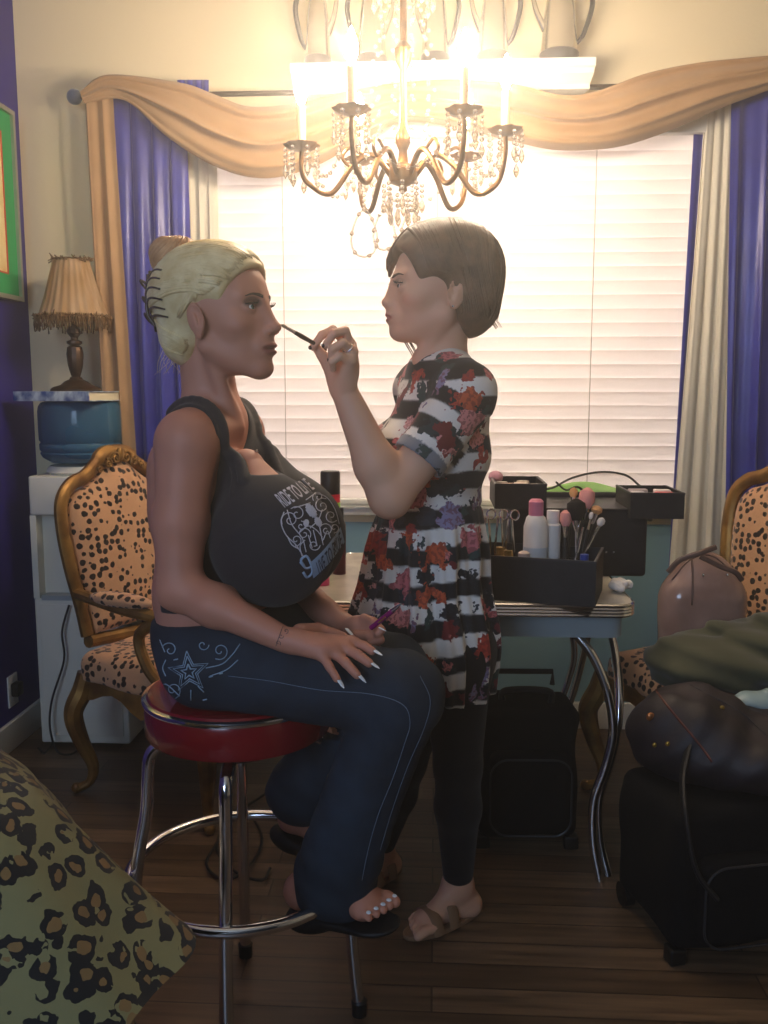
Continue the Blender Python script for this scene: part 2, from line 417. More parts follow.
# window
win = struct('window_1', MB().box((wx0, WY, wz0), (wx0+.05, WY+.1, wz1)).box((wx1-.05, WY, wz0), (wx1, WY+.1, wz1)).box((wx0+.05, WY, wz1-.05), (wx1-.05, WY+.1, wz1))
             .box((wx0+.05, WY, wz0), (wx1-.05, WY+.1, wz0+.05)).box((.03, WY+.05, wz0+.05), (.08, WY+.1, wz1-.05)), white_m, auto=20)
gl = mat('window_glass', hx('f4fbff'), .02, trans=1, ior=1.1)
MB().box((wx0+.05, WY+.07, wz0+.05), (wx1-.05, WY+.075, wz1-.05)).build('pane', gl, win)
MB().box((wx0-.03, WY-.035, wz0-.03), (wx1+.03, WY+.02, wz0), bev=.005).build('window_sill', white_m, win)
# blind
slat_m = mat('blind_slat', hx('f2eeea'), .5); nt = slat_m.node_tree; b = nt.nodes['Principled BSDF']
tr = N(nt, 'ShaderNodeBsdfTranslucent'); tr.inputs[0].default_value = hx('fff4ec'); mx = N(nt, 'ShaderNodeMixShader'); mx.inputs[0].default_value = .45
L(nt, b.outputs[0], mx.inputs[1]); L(nt, tr.outputs[0], mx.inputs[2]); L(nt, mx.outputs[0], nt.nodes['Material Output'].inputs[0])
bl = thing('window_blind', 'white horizontal slat blind closed over the wide window', 'window blind', (.05, 3.36, .88))
mb = MB(); z = 2.16; k = 0; bx0, bx1 = wx0+.01, wx1-.035
while z > .92:
    a = R(75); cx_, cz = 3.362, z; hw = .0268
    pr = [(-hw, 0), (-hw*.4, .0022), (hw*.4, .0022), (hw, 0), (hw*.4, -.0006), (-hw*.4, -.0006)]
    q = [(cx_+u*math.cos(a)+v*math.sin(a), cz-(-u)*math.sin(a)*1.0+v*math.cos(a)) for u, v in pr]
    # lower edge leans into the room
    q = [(2*cx_-y_, z_) for y_, z_ in q]
    vs = [(bx0, y_, z_) for y_, z_ in q]+[(bx1, y_, z_) for y_, z_ in q]
    n = len(q); mb.add(vs, [(i, (i+1) % n, n+(i+1) % n, n+i) for i in range(n)]+[tuple(range(n-1, -1, -1)), tuple(range(n, 2*n))]); z -= .0495; k += 1
mb.build('slats', slat_m, bl, auto=50)
MB().box((bx0, 3.335, .875), (bx1, 3.38, .895), bev=.004).build('bottom_rail', white_m, bl)
MB().box((bx0, 3.32, 2.185), (bx1, 3.385, 2.245), bev=.004).build('headrail', white_m, bl)
cord_m = mat('blind_cord', hx('b9b2a6'), .8)
for px in (283, 437, 594):
    x = at(px, 250, 3.33)[0]; MB().tube([(x, 3.331, .89), (x, 3.331, 2.19)], .0014, 6).build('ladder_cord', cord_m, bl)
# curtain rod
rod = thing('curtain_rod', 'dark curtain rod with a blue-grey ball finial above the window', 'curtain rod', (0, 3.3, 2.36))
RZ = at(72, 97, 3.3)[2]; rx0 = at(80, 97, 3.3)[0]
MB().tube([(rx0, 3.3, RZ), (1.75, 3.3, RZ)], .009, 12).build('rod', mat('bronze', hx('4b3a2a'), .4, .8), rod)
MB().ball((rx0-.02, 3.3, RZ), .027, 20).build('finial', mat('blue_enamel', hx('77839a'), .35), rod)
for x in (rx0+.05, 0.03): MB().box((x-.01, 3.30, RZ-.008), (x+.01, WY, RZ+.008)).build('bracket', mat('bracket', hx('5a4a38'), .5, .6), rod)

def curtain(name, label, top, bot, Y, m, folds, amp, seed, group=None, zt=None, pinch=None, nv=40, skew=.0, solid=.0025):
    r_ = np.random.RandomState(seed); ph = r_.uniform(-.5, .5, 8); zt = RZ if zt is None else zt
    def fn(u, v):
        x = top[0]+(top[1]-top[0])*u; xb = bot[0]+(bot[1]-bot[0])*u; s = v**1.2
        xx = x+(xb-x)*s; z = zt+(bot[2]-zt)*v
        a = amp*(.35+.65*min(1, v*3)); uu = u+.012*math.sin(5*v+ph[0]*6)
        y = Y+a*(math.sin(2*PI*folds*uu+ph[1]*5)*.75+.25*math.sin(2*PI*folds*2.3*uu+ph[2]*5+v*1.2))
        return (xx+amp*.3*math.cos(2*PI*folds*uu), y, z)
    mb = MB().grid(fn, folds*14+1, nv); o = mb.build(name, m, None, auto=80, solid=solid, offset=0)
    return single(o, label, 'curtain', group)
satin = mat('blue_satin', hx('2a2d86'), .33, sheen=.3, noise=(8, 3, hx('343a98'))); sheer = mat('cream_sheer', hx('ece6d6'), .8, sheen=.2)
nt = sheer.node_tree; b = nt.nodes['Principled BSDF']; tr = N(nt, 'ShaderNodeBsdfTranslucent'); tr.inputs[0].default_value = hx('ece4d0'); mx = N(nt, 'ShaderNodeMixShader'); mx.inputs[0].default_value = .3
L(nt, b.outputs[0], mx.inputs[1]); L(nt, tr.outputs[0], mx.inputs[2]); L(nt, mx.outputs[0], nt.nodes['Material Output'].inputs[0])
def X(px, py, Y): return at(px, py, Y)[0]
curtain('blue_curtain', 'royal blue satin curtain panel left of the window, behind the seated woman', (X(107, 90, 3.27), X(183, 90, 3.27)), (X(124, 500, 3.27), X(196, 500, 3.27), .03), 3.27, satin, 4, .022, 3)
curtain('white_curtain', 'cream white sheer curtain panel left of the window beside the blue satin', (X(160, 90, 3.335), X(214, 90, 3.335)), (X(186, 500, 3.335), X(222, 500, 3.335), .05), 3.332, sheer, 5, .012, 5)
tanc = mat('tan_chiffon', hx('a98762'), .75, sheen=.2, noise=(5, 3, hx('9c7a55')))
curtain('tan_curtain', 'narrow tan scarf tail hanging beside the blue curtain, near the lamp', (X(84, 95, 3.24), X(112, 95, 3.24)), (X(108, 500, 3.24), X(142, 500, 3.24), .5), 3.235, tanc, 2, .014, 8)
curtain('blue_curtain', 'royal blue satin curtain panel right of the window with leopard chair in front', (X(728, 100, 3.3), X(880, 100, 3.3)), (X(733, 500, 3.3), X(850, 500, 3.3), .03), 3.29, satin, 5, .022, 11)
curtain('white_curtain', 'white sheer curtain panel right of the window between the two blue strips', (X(705, 120, 3.31), X(745, 120, 3.31)), (X(664, 560, 3.31), X(742, 560, 3.31), .05), 3.325, sheer, 4, .014, 12)
curtain('blue_curtain', 'narrow royal blue satin strip at the right edge of the blind', (X(695, 120, 3.33), X(722, 120, 3.33)), (X(666, 560, 3.33), X(676, 560, 3.33), .05), 3.348, satin, 1, .01, 13)
# swag
tp = [(80, 92), (108, 75), (180, 83), (250, 107), (300, 103), (350, 91), (400, 83), (450, 80), (512, 84), (560, 95), (595, 92), (645, 74), (699, 63), (768, 56), (850, 48)]
bt = [(84, 103), (125, 100), (168, 137), (215, 166), (262, 178), (310, 168), (360, 142), (400, 122), (450, 126), (512, 141), (560, 150), (615, 147), (665, 132), (720, 108), (768, 90)]
bt += [(850, 58)]; tp.insert(3, (215, 95))
TP = spline(tp, 8); BT = spline(bt, 8); nn = min(len(TP), len(BT))
def swag(u, v):
    i = u*(nn-1); i0 = min(int(i), nn-2); f = i-i0
    a = TP[i0]*(1-f)+TP[i0+1]*f; b_ = BT[i0]*(1-f)+BT[i0+1]*f
    p = a*(1-v)+b_*v; wd = b_[1]-a[1]; s = min(1, max(0, wd)/70)
    fold = math.sin(v*15+u*3.)+.6*math.sin(v*27-u*7+1.)
    Y = 3.235-.06*s*math.sin(PI*v)**.7-.014*s*fold-.02
    q = at(p[0], p[1]+s*2.5*math.sin(v*15+u*3+1)*math.sin(PI*v), Y); return q
o = MB().grid(swag, 150, 44).build('swag_valance', tanc, None, auto=80, solid=.003, offset=0)
single(o, 'tan fabric swag draped along the curtain rod over the window', 'valance')
o = MB().grid(lambda u, v: at(178+u*30, 80+v*30, 3.30-.008*math.sin(u*22)), 30, 6).build('blue_curtain', satin, None, auto=80, solid=.003)
single(o, 'blue gathered curtain heading showing just above the tan swag', 'curtain')
# shelf with carafes
SY = 3.22; sh0 = at(290, 62, SY); sh1 = at(596, 58, SY); SZ = (sh0[2]+sh1[2])/2
pr = [(SY, 0), (WY, 0), (WY, -.085), (SY+.05, -.085), (SY+.045, -.07), (SY+.03, -.06), (SY+.012, -.045), (SY+.008, -.03), (SY, -.026)]
vs = []; n = len(pr)
for x, s in ((sh0[0], 1), (sh1[0], -1)):
    for y, z in pr: vs.append((x+s*(.3*(y-SY) if z < -.02 else 0)*.8*(1 if z > -.08 else .8), y, SZ+z))
sh = MB().add(vs, [(i, (i+1) % n, n+(i+1) % n, n+i) for i in range(n)]+[tuple(range(n)), tuple(range(2*n-1, n-1, -1))]).build('wall_shelf', white_m, None, auto=25)
single(sh, 'white moulded wall shelf above the window', 'shelf')
chrome = mat('chrome', (.78, .78, .8, 1), .12, 1.); steel = mat('brushed_steel', hx('c8c2b4'), .24, 1.); blk = mat('black_plastic', hx('121212'), .35); dkbase = mat('dark_base', hx('2a2a2e'), .3)
def carafe(px, label, side, big=1.):
    c = at(px, 57, 3.305); r = .056*big
    t = thing('coffee_pot', label, 'coffee pot', (c[0], 3.305, SZ), group=None)
    MB().lathe([(r*.96, 0), (r, .004), (r, .04), (r*.95, .044)], n=32).build('base', dkbase, t, world=False)
    MB().lathe([(r*.95, .044), (r*.93, .05), (r*.80, .17), (r*.62, .235), (r*.60, .26), (r*.66, .275), (r*.5, .29), (r*.1, .30)], n=32).build('body', steel, t, world=False)
    s = side; h = spline([(s*r*.7, 0, .24), (s*r*1.35, 0, .25), (s*r*1.62, 0, .20), (s*r*1.25, 0, .11), (s*r*.9, 0, .075)], 8)
    MB().tube(h, [.006+.003*math.sin(PI*i/(len(h)-1)) for i in range(len(h))], 10, flat=((0, 1, 0), 1.5)).build('handle', blk, t, world=False)
    sp = spline([(-s*r*.75, 0, .12), (-s*r*1.2, 0, .18), (-s*r*1.45, 0, .245)], 6)
    MB().tube(sp, [.013-.006*i/(len(sp)-1) for i in range(len(sp))], 12).build('spout', steel, t, world=False)
    MB().lathe([(.004, .30), (.011, .31), (.011, .322), (.002, .328)], n=16).build('lid_knob', blk, t, world=False)
carafe(318, 'tall metal coffee pot standing leftmost on the wall shelf', -1, .85)
carafe(372, 'metal coffee pot second from left on the shelf behind the chandelier', -1, .95)
carafe(435, 'metal coffee pot in the middle of the shelf behind the chandelier glow', 1, .9)
carafe(493, 'metal coffee pot second from the right end of the shelf', 1, 1.)
carafe(559, 'metal coffee pot with dark base and black handle at the shelf right end', 1, 1.2)
# framed picture on the purple wall
def fx(px, py, Xp): r = ray(px, py); return CP+r*(Xp/r[0])
pb = fx(22, 302, WX+.02); ptp = fx(9, 110, WX+.02)
pic = thing('framed_picture', 'framed picture with green mat hanging on the purple wall', 'picture', (WX, pb[1]-.25, pb[2]))
py1, pz0, pz1 = pb[1], pb[2], max(ptp[2], pb[2]+.5); py0 = py1-.62
silver = mat('silver_frame', hx('b9b6a8'), .3, .7)
def fr(y0, y1, z0, z1, wd, x0, x1):
    return MB().box((x0, y0, z0), (x1, y1, z0+wd)).box((x0, y0, z1-wd), (x1, y1, z1)).box((x0, y0, z0+wd), (x1, y0+wd, z1-wd)).box((x0, y1-wd, z0+wd), (x1, y1, z1-wd))
fr(py0, py1, pz0, pz1, .016, WX+.001, WX+.03).build('frame', silver, pic)
fr(py0+.016, py1-.016, pz0+.016, pz1-.016, .075, WX+.001, WX+.018).build('mat_board', mat('green_mat', hx('2f9a5c'), .8), pic)
fr(py0+.088, py1-.088, pz0+.088, pz1-.088, .006, WX+.001, WX+.019).build('inner_border', mat('red_line', hx('c0392b'), .7), pic)
MB().box((WX+.001, py0+.09, pz0+.09), (WX+.016, py1-.09, pz1-.09)).build('print', mat('print_paper', hx('e9d9a8'), .8, noise=(9, 3, hx('d6b878'))), pic)
# outlet
op = fx(13, 690, WX+.004)
ol = thing('wall_outlet', 'white wall outlet low on the purple wall beside the dispenser', 'outlet', (WX, op[1], op[2]))
MB().box((WX, op[1]-.036, op[2]-.058), (WX+.006, op[1]+.036, op[2]+.058), bev=.002).build('cover_plate', white_m, ol)
MB().box((WX+.006, op[1]-.022, op[2]-.02), (WX+.035, op[1]+.022, op[2]+.03), bev=.006).build('plug', blk, ol)
# ---------------------------------------------------------------- water dispenser, jug, book, lamp
cx0, cx1, cy0, cy1 = fl(46, 744)[0], fl(46, 744)[0]+.33, 3.08, 3.385
ch = 1.0
disp_m = mat('dispenser_plastic', hx('dcdacb'), .45); disp_d = mat('dispenser_recess', hx('9aa3a6'), .5)
dp = thing('water_dispenser', 'tall off-white water dispenser in the corner behind the leopard chair', 'water dispenser', ((cx0+cx1)/2, (cy0+cy1)/2, 0))
MB().box((cx0, cy0, .02), (cx1, cy1, .56), bev=.008).box((cx0, cy0+.05, .56), (cx1, cy1, .86)).box((cx0, cy0, .56), (cx0+.022, cy0+.05, .86)).box((cx1-.022, cy0, .56), (cx1, cy0+.05, .86)).box((cx0, cy0, .86), (cx1, cy1, ch), bev=.008).build('cabinet', disp_m, dp)
MB().box((cx0+.02, cy0-.006, .05), (cx1-.02, cy0+.004, .54), bev=.004).build('front_panel', disp_m, dp)
MB().box((cx0+.03, cy0-.004, .555), (cx1-.03, cy0+.05, .572)).build('drip_tray', disp_d, dp)
for i, c in enumerate(('2456b0', 'b03030')):
    x = cx0+.11+i*.11
    MB().tube([(x, cy0+.05, .80), (x, cy0+.015, .80), (x, cy0+.005, .765)], .01, 10).build('spigot', mat('spigot_'+c, hx(c), .4), dp)
jx, jy = (X(79, 430, 3.2)), 3.225
MB().lathe([(.12, 0), (.13, .01), (.115, .03), (.08, .035)], (jx, jy, ch), 36).build('collar', disp_m, dp)
jm = mat('jug_plastic', hx('4a7fa6'), .10, trans=.6, ior=1.3, noise=(3, 2, hx('4d8db4')))
jz = ch+.0355
prof = [(.05, -.0), (.11, .006), (.138, .025), (.146, .04), (.141, .046), (.147, .052), (.148, .072), (.142, .079), (.148, .086), (.149, .12), (.149, .19), (.146, .206), (.138, .220), (.12, .226), (.02, .226)]
jug = MB().lathe(prof, (jx, jy, jz), 48).build('water_jug', jm, None, auto=50); single(jug, 'blue plastic water jug upended on the dispenser under a book', 'water jug')
bz = jz+.227; bkx = X(68, 390, 3.17)
book = thing('book', 'thick blue-covered book lying under the fringed lamp', 'book', (bkx, 3.2, bz))
Mb = Matrix.Translation((bkx, 3.19, bz)) @ Matrix.Rotation(R(-14), 4, 'Z')
cov = mat('book_cover', hx('30508c'), .4, noise=(28, 2, hx('c9d6d8')))
MB().box((-.155, -.11, 0), (.155, .11, .003), Mb).box((-.155, -.11, .031), (.155, .11, .034), Mb).box((-.155, -.113, 0), (.155, -.107, .034), Mb, bev=.001).build('cover', cov, book)
MB().box((-.15, -.106, .003), (.15, .105, .031), Mb).build('pages', mat('paper', hx('dccfae'), .9), book)
lz = bz+.0345; lx = X(74, 380, 3.17); ly = 3.19
lamp = thing('table_lamp', 'small bronze table lamp with pleated tan fringed shade standing on the book', 'lamp', (lx, ly, lz))
bz_m = mat('dark_bronze', hx('3a2c24'), .38, .7, noise=(20, 4, hx('5a4434')))
MB().lathe([(.083, 0), (.083, .006), (.075, .014), (.05, .022), (.038, .034), (.022, .042), (.018, .05)], (lx, ly, lz), 32, sq=3.).build('base', bz_m, lamp)
MB().lathe([(.014, .05), (.018, .06), (.026, .09), (.03, .13), (.026, .155), (.016, .162), (.027, .168), (.027, .176), (.012, .182), (.013, .19), (.024, .204), (.022, .22), (.009, .232), (.009, .27)], (lx, ly, lz), 12).build('column', bz_m, lamp, auto=25)
sb, st_ = lz+.255, lz+.46
shade_m = mat('shade_silk', hx('c4aa88'), .8, sheen=.2, noise=(30, 3, hx('a98658'), (1, 1, .15))); nt = shade_m.node_tree; b = nt.nodes['Principled BSDF']
tr = N(nt, 'ShaderNodeBsdfTranslucent'); tr.inputs[0].default_value = hx('d8b080'); mx = N(nt, 'ShaderNodeMixShader'); mx.inputs[0].default_value = .35
L(nt, b.outputs[0], mx.inputs[1]); L(nt, tr.outputs[0], mx.inputs[2]); L(nt, mx.outputs[0], nt.nodes['Material Output'].inputs[0])
prof = [(.122-.062*(t**.8), sb+(st_-sb)*t) for t in [i/10 for i in range(11)]]
vs = []; nn_ = 120
for r_, z in prof:
    for j in range(nn_):
        a = 2*PI*j/nn_; k = r_*(1+.022*math.sin(a*24)+.01*math.sin(a*7)); vs.append((lx+k*math.cos(a), ly+k*math.sin(a), z))
MB().add(vs, [(i*nn_+j, i*nn_+(j+1) % nn_, (i+1)*nn_+(j+1) % nn_, (i+1)*nn_+j) for i in range(10) for j in range(nn_)]).build('lamp_shade', shade_m, lamp, auto=80, solid=.002)
fr_m = mat('fringe', hx('6e5232'), .9); mb = MB()
for j in range(110):
    a = 2*PI*j/110+random.uniform(-.02, .02); r_ = .123+random.uniform(-.003, .006); l = random.uniform(.022, .05)
    p = [(lx+r_*math.cos(a), ly+r_*math.sin(a), sb+.012), (lx+(r_+.004)*math.cos(a+.02), ly+(r_+.004)*math.sin(a+.02), sb-l*.5), (lx+r_*math.cos(a+.03), ly+r_*math.sin(a+.03), sb-l)]
    mb.tube(p, [.0022, .0016, .0028], 5)
for zz, rr in ((sb+.006, .125), (st_-.002, .061)):
    for j in range(150):
        a = 2*PI*random.random(); d = rng.normal(0, .006, 3)
        if j == 0 and rr < .1: mb.build('fringe', fr_m, lamp, auto=0, clean=False); mb = MB(); mb.ring([(lx+rr*math.cos(t), ly+rr*math.sin(t), zz) for t in [2*PI*k/40 for k in range(40)]], .003, 6)
        p = np.array([lx+rr*math.cos(a), ly+rr*math.sin(a), zz]); mb.tube([p, p+d+np.array([math.cos(a), math.sin(a), 0])*.006], .0022, 4)
mb.build('top_trim', fr_m, lamp, auto=0, clean=False)
# ---------------------------------------------------------------- cords
cord = mat('black_cord', hx('0c0c0c'), .5)
c0 = at(66, 640, 3.04)
pts = [at(69, 605, 3.05), at(62, 632, 3.04), at(64, 660, 3.04), at(52, 700, 3.03), at(50, 728, 3.02), fl(58, 752, .012), fl(75, 752, .012), fl(80, 735, .012), fl(62, 712+20, .02), at(30, 735, op[1]-.1) if False else fl(46, 752, .012), fl(38, 748, .012)]
o = MB().tube(spline(pts, 8), .004, 8).build('power_cord', cord, None); single(o, 'black power cord trailing down beside the water dispenser', 'cord')
pts = [fl(x, y, .008+.004*(i % 3)) for i, (x, y) in enumerate([(268, 792), (240, 812), (212, 850), (208, 868), (228, 880), (252, 862), (262, 838), (248, 815), (225, 826), (217, 850), (236, 872), (262, 880), (270, 868)])]
o = MB().tube(spline(pts, 8), .004, 8).build('power_cord', cord, None); single(o, 'black cord coiled loosely on the floor behind the red stool', 'cord')
# ================================================================ chandelier
bronze = mat('antique_bronze', hx('5b3f24'), .35, .85, noise=(25, 3, hx('8a6236')))
crys = mat('crystal', hx('fff6e8'), .03, trans=.9, ior=1.5)
bulb_m = mat('lit_bulb', hx('fff0d0'), .3, emit=(hx('ffe8cc'), 640))
CY = 2.45; cc = at(403, 175, CY); CXc, CZc = cc[0], cc[2]
chd = thing('chandelier', 'lit bronze candle chandelier with hanging crystals in front of the window', 'chandelier', (CXc, CY, CZc-.2))
cv = lambda r, a, z: (CXc+r*math.cos(a), CY+r*math.sin(a), CZc+z)
MB().lathe([(.004, -.045), (.012, -.04), (.01, -.03), (.034, -.02), (.04, 0), (.036, .018), (.03, .022), (.014, .03), (.011, .06), (.02, .08), (.02, .10), (.009, .12), (.009, .26), (.02, .28), (.024, .31), (.009, .33), (.009, .55), (.016, .57), (.003, .6)], (CXc, CY, CZc), 20).build('stem', bronze, chd)
mb = MB()
for i in range(12):
    z = CZc+.6+i*.026
    if z > CEIL-.03: break
    pts = [(CXc+(.009*math.cos(t) if i % 2 else 0), CY+(0 if i % 2 else .009*math.cos(t)), z+.017*math.sin(t)) for t in [2*PI*k/12 for k in range(12)]]; mb.ring(pts, .0022, 6)
mb.lathe([(.05, 0), (.045, .02), (.0, .03)], (CXc, CY, CEIL-.03), 20); mb.build('chain', bronze, chd)
angs = [R(a) for a in (195, 245, 305, 350, 50, 120)]; reach = .265
def drop(mb, p, n, s=1., pend=True):
    x, y, z = p
    for k in range(n): mb.ball((x, y, z-.008*s-k*.015*s), .0068*s, 8)
    if pend:
        z2 = z-n*.015*s; mb.lathe([(0, -.042*s), (.007*s, -.03*s), (.009*s, -.02*s), (.003*s, -.004*s), (0, 0)], (x, y, z2), 6)
for i, a in enumerate(angs):
    dz = -.035 if i in (0, ) else 0
    pts = spline([cv(.03, a, -.005), cv(.08, a, .045), cv(.13, a, .02), cv(.19, a, -.055), cv(.245, a, -.035), cv(reach, a, .03+dz), cv(reach, a, .085+dz)], 8)
    arm = MB().tube(pts, [.008-.002*k/len(pts) for k in range(len(pts))], 8)
    cur = spline([cv(.10, a, .04), cv(.14, a, .06), cv(.16, a, .035), cv(.14, a, .015), cv(.125, a, .03)], 6); arm.tube(cur, .0045, 6); arm.build('arm', bronze, chd)
    tip = cv(reach, a, .085+dz)
    mb = MB().lathe([(.004, -.006), (.03, .0), (.043, .008), (.045, .012), (.03, .006), (.012, .004), (.012, .016), (.004, .016)], tip, 24, wob=lambda t, z: 1+.09*math.sin(t*8)); mb.build('drip_pan', bronze, chd)
    candle = MB().lathe([(.0105, .012), (.0105, .105), (.004, .108)], tip, 14).build('candle_sleeve', mat('candle_sleeve_%d' % i, hx('e8c896'), .5) if i == 0 else D.materials['candle_sleeve_0'], chd)
    MB().lathe([(.004, .108), (.0075, .112), (.0155, .135), (.016, .148), (.011, .168), (.004, .186), (0, .194)], tip, 16).build('bulb', bulb_m if i else bulb_m, chd)
    for j in range(7):
        b_ = a+j*2*PI/7; cr = MB(); drop(cr, (tip[0]+.042*math.cos(b_), tip[1]+.042*math.sin(b_), tip[2]+.004), 3+(j % 2)*2, .9); cr.build('crystal_drop', crys, chd, auto=20, clean=False)
    cr = MB(); sw_ = []
    for j in range(11):      # swags of beads to the next arm
        t = (j+1)/12; a2 = angs[(i+1) % 6]; q = np.array(cv(reach, a, .085))*(1-t)+np.array(cv(reach, a2, .085))*t
        sw_.append((q[0], q[1], q[2]-.16*math.sin(PI*t)*.75)); cr.ball(sw_[-1], .0062, 8)
    cr.tube(sw_, .001, 4)
    cr.build('crystal_strand', crys, chd, auto=20, clean=False)
mb = MB()
for k, (r_, z) in enumerate([(.05, -.04), (.035, -.07)]):
    for j in range(8): drop(mb, cv(r_, j*PI/4+k*.4, z+.02), 3, .9)
for j, (px, py) in enumerate([(356, 196), (404, 215), (376, 200)]):   # big open teardrops on beaded strings
    p0 = at(px+8, 186, CY-.02*j); s = .9+.2*(j == 0)
    loop = [(p0[0]+.030*s*math.sin(t)*(1-.35*math.cos(t)), p0[1]+.004*j, p0[2]-.06-.055*s*(1-math.cos(t))/1.) for t in [2*PI*k/20 for k in range(20)]]
    mb.ring(loop, .003, 6)
    for k in range(5): mb.ball((p0[0], p0[1], p0[2]-.012*k), .005, 8)
    for t in range(0, 20, 3): mb.ball(loop[t], .0062, 8)
mb.build('teardrop_pendant', crys, chd, auto=20, clean=False)
mb = MB()
for j in range(10):
    a = j*2*PI/10
    for t in range(12):
        u = t/11; r_ = .02+.07*math.sin(PI*u*.5)-.02*u; mb.ball(cv(r_+.06*u*(1-u), a, .50-.40*u), .0055, 6)
    drop(mb, cv(.075, a, .46), 2, .9)
mb.build('crystal_crown', crys, chd, auto=20, clean=False)

# ================================================================ leopard armchair
leo = leopard('leopard_velvet', hx('cfa078'), hx('bd8c62'), hx('1d100a'), 40, .40)
gold = mat('antique_gold', hx('a27a3c'), .38, .55, noise=(14, 4, hx('6d4a22')), bump=(45, .3))
nail_m = gold
def outline_back(n=40):   # half outline of the chair back, (x, z)
    return spline([(0, 1.09), (.05, 1.085), (.10, 1.05), (.15, 1.02), (.21, 1.0), (.255, .95), (.265, .86), (.255, .74), (.235, .62), (.225, .52)], 6)
def louis_chair(name, label, loc, rz, arms=True):
    t = thing(name, label, 'chair', loc, rz)     # local: faces -y, right side is -x
    h = outline_back(); lean = lambda z: .235+.13*max(0, (z-.45))   # back leans to +y
    full = [(-x, z) for x, z in reversed(h)]+[(x, z) for x, z in h[1:]]
    fr_ = MB(); P = [(x, lean(z), z) for x, z in full]
    fr_.tube(P, [.024 if abs(p[0]) > .08 else .03 for p in P], 10, flat=((0, 1, 0), .8)); fr_.tube([(-.225, lean(.5), .5), (0, lean(.48), .48), (.225, lean(.5), .5)], .022, 10); fr_.build('back_frame', gold, t, world=False)
    cv_ = MB()
    for s in (-1, 1):
        for k, (x0, z0, rr) in enumerate([(.025, 1.075, .022), (.06, 1.06, .017), (.10, 1.045, .012)]):
            sp = [(s*(x0+rr*(1-q/22)*math.cos(q*.55+k)), lean(1.05)-.028, z0+rr*(1-q/22)*math.sin(q*.55+k)) for q in range(20)]; cv_.tube(sp, .0042, 6)
    cv_.ball((0, lean(1.07)-.026, 1.085), (.016, .012, .026), 12); cv_.build('carved_crest', gold, t, world=False)
    inner = [(x*.88, .515+(z-.515)*.945) for x, z in full]; c0 = np.array([0, .78]); vs = []; n = len(inner); rings = 9
    for i in range(rings):
        k = 1-i/rings
        for x, z in inner: zz = c0[1]+(z-c0[1])*k; vs.append((x*k, lean(zz)-.012-.045*math.sqrt(max(0, 1-k*k)), zz))
    vs.append((0, lean(.78)-.058, .78)); f = [(i*n+j, i*n+(j+1) % n, (i+1)*n+(j+1) % n, (i+1)*n+j) for i in range(rings-1) for j in range(n)]
    f += [((rings-1)*n+j, (rings-1)*n+(j+1) % n, rings*n) for j in range(n)]
    m_ = len(vs); vs += [(x, lean(z)+.018, z) for x, z in inner]; f += [(j, m_+j, m_+(j+1) % n, (j+1) % n) for j in range(n)]+[tuple(m_+j for j in range(n))]
    MB().add(vs, f).build('back_cushion', leo, t, world=False, auto=60)
    fs = Fld(); fs.a(ell((0, 0, .40), (.30, .28, .09)), 0).a((lambda P: np.linalg.norm(np.maximum(np.abs(P-np.array([0, 0, .41]))-np.array([.225, .215, .02]), 0), axis=1)-.045, np.array([0, 0, .41]), .4), .03).int_(plane((0, 0, .38), (0, 0, -1)), .005)
    me = solid(fs, (-.33, -.32, .36), (.33, .32, .53), .009, name='seat'); link('seat', me, leo, t, world=False)
    ap = MB(); cs_ = [(-.265, -.255), (.265, -.255), (.24, .24), (-.24, .24)]
    for i in range(4):
        a, b_ = np.array(cs_[i]), np.array(cs_[(i+1) % 4]); poly = []
        for k in range(13):
            u = k/12; p = a+(b_-a)*u; poly.append((p, .33-.018*math.cos(2*PI*u*2) - .022*math.exp(-((u-.5)/.12)**2)))
        nn2 = np.array([(b_-a)[1], -(b_-a)[0]]); nn2 = nn2/np.linalg.norm(nn2)*.014
        vs = [(p[0]+nn2[0], p[1]+nn2[1], .395) for p, z in poly]+[(p[0]+nn2[0], p[1]+nn2[1], z) for p, z in poly]+[(p[0]-nn2[0], p[1]-nn2[1], .395) for p, z in poly]+[(p[0]-nn2[0], p[1]-nn2[1], z) for p, z in poly]
        f = []
        for k in range(12): f += [(k, k+1, 13+k+1, 13+k), (26+k+1, 26+k, 39+k, 39+k+1), (k+1, k, 26+k, 26+k+1), (13+k, 13+k+1, 39+k+1, 39+k)]
        ap.add(vs, f+[(0, 13, 39, 26), (12, 38, 51, 25)])
    ap.build('seat_rail', gold, t, world=False, auto=30)
    for (x, y) in cs_:
        s = 1 if x > 0 else -1; d = -1 if y < 0 else 1; o_ = .75
        pts = spline([(x, y, .40), (x+s*.012, y+d*.012, .34), (x+s*.035, y+d*.03, .27), (x+s*.02, y+d*.018, .18), (x-s*.005, y-d*.004, .09), (x+s*.002, y+d*.004, .035), (x+s*.03, y+d*.03, .016)], 6)
        n_ = len(pts); rr = np.interp(np.linspace(0, 1, n_), [0, .2, .4, .65, .85, 1], [.03, .034, .03, .02, .014, .016])
        lg = MB().tube(pts, list(rr), 10); lg.ball((x+s*.033, y+d*.033, .018), .018, 10); lg.ball((x+s*.04, y+d*.036, .285), (.012, .012, .03), 8); lg.build('leg', gold, t, world=False)
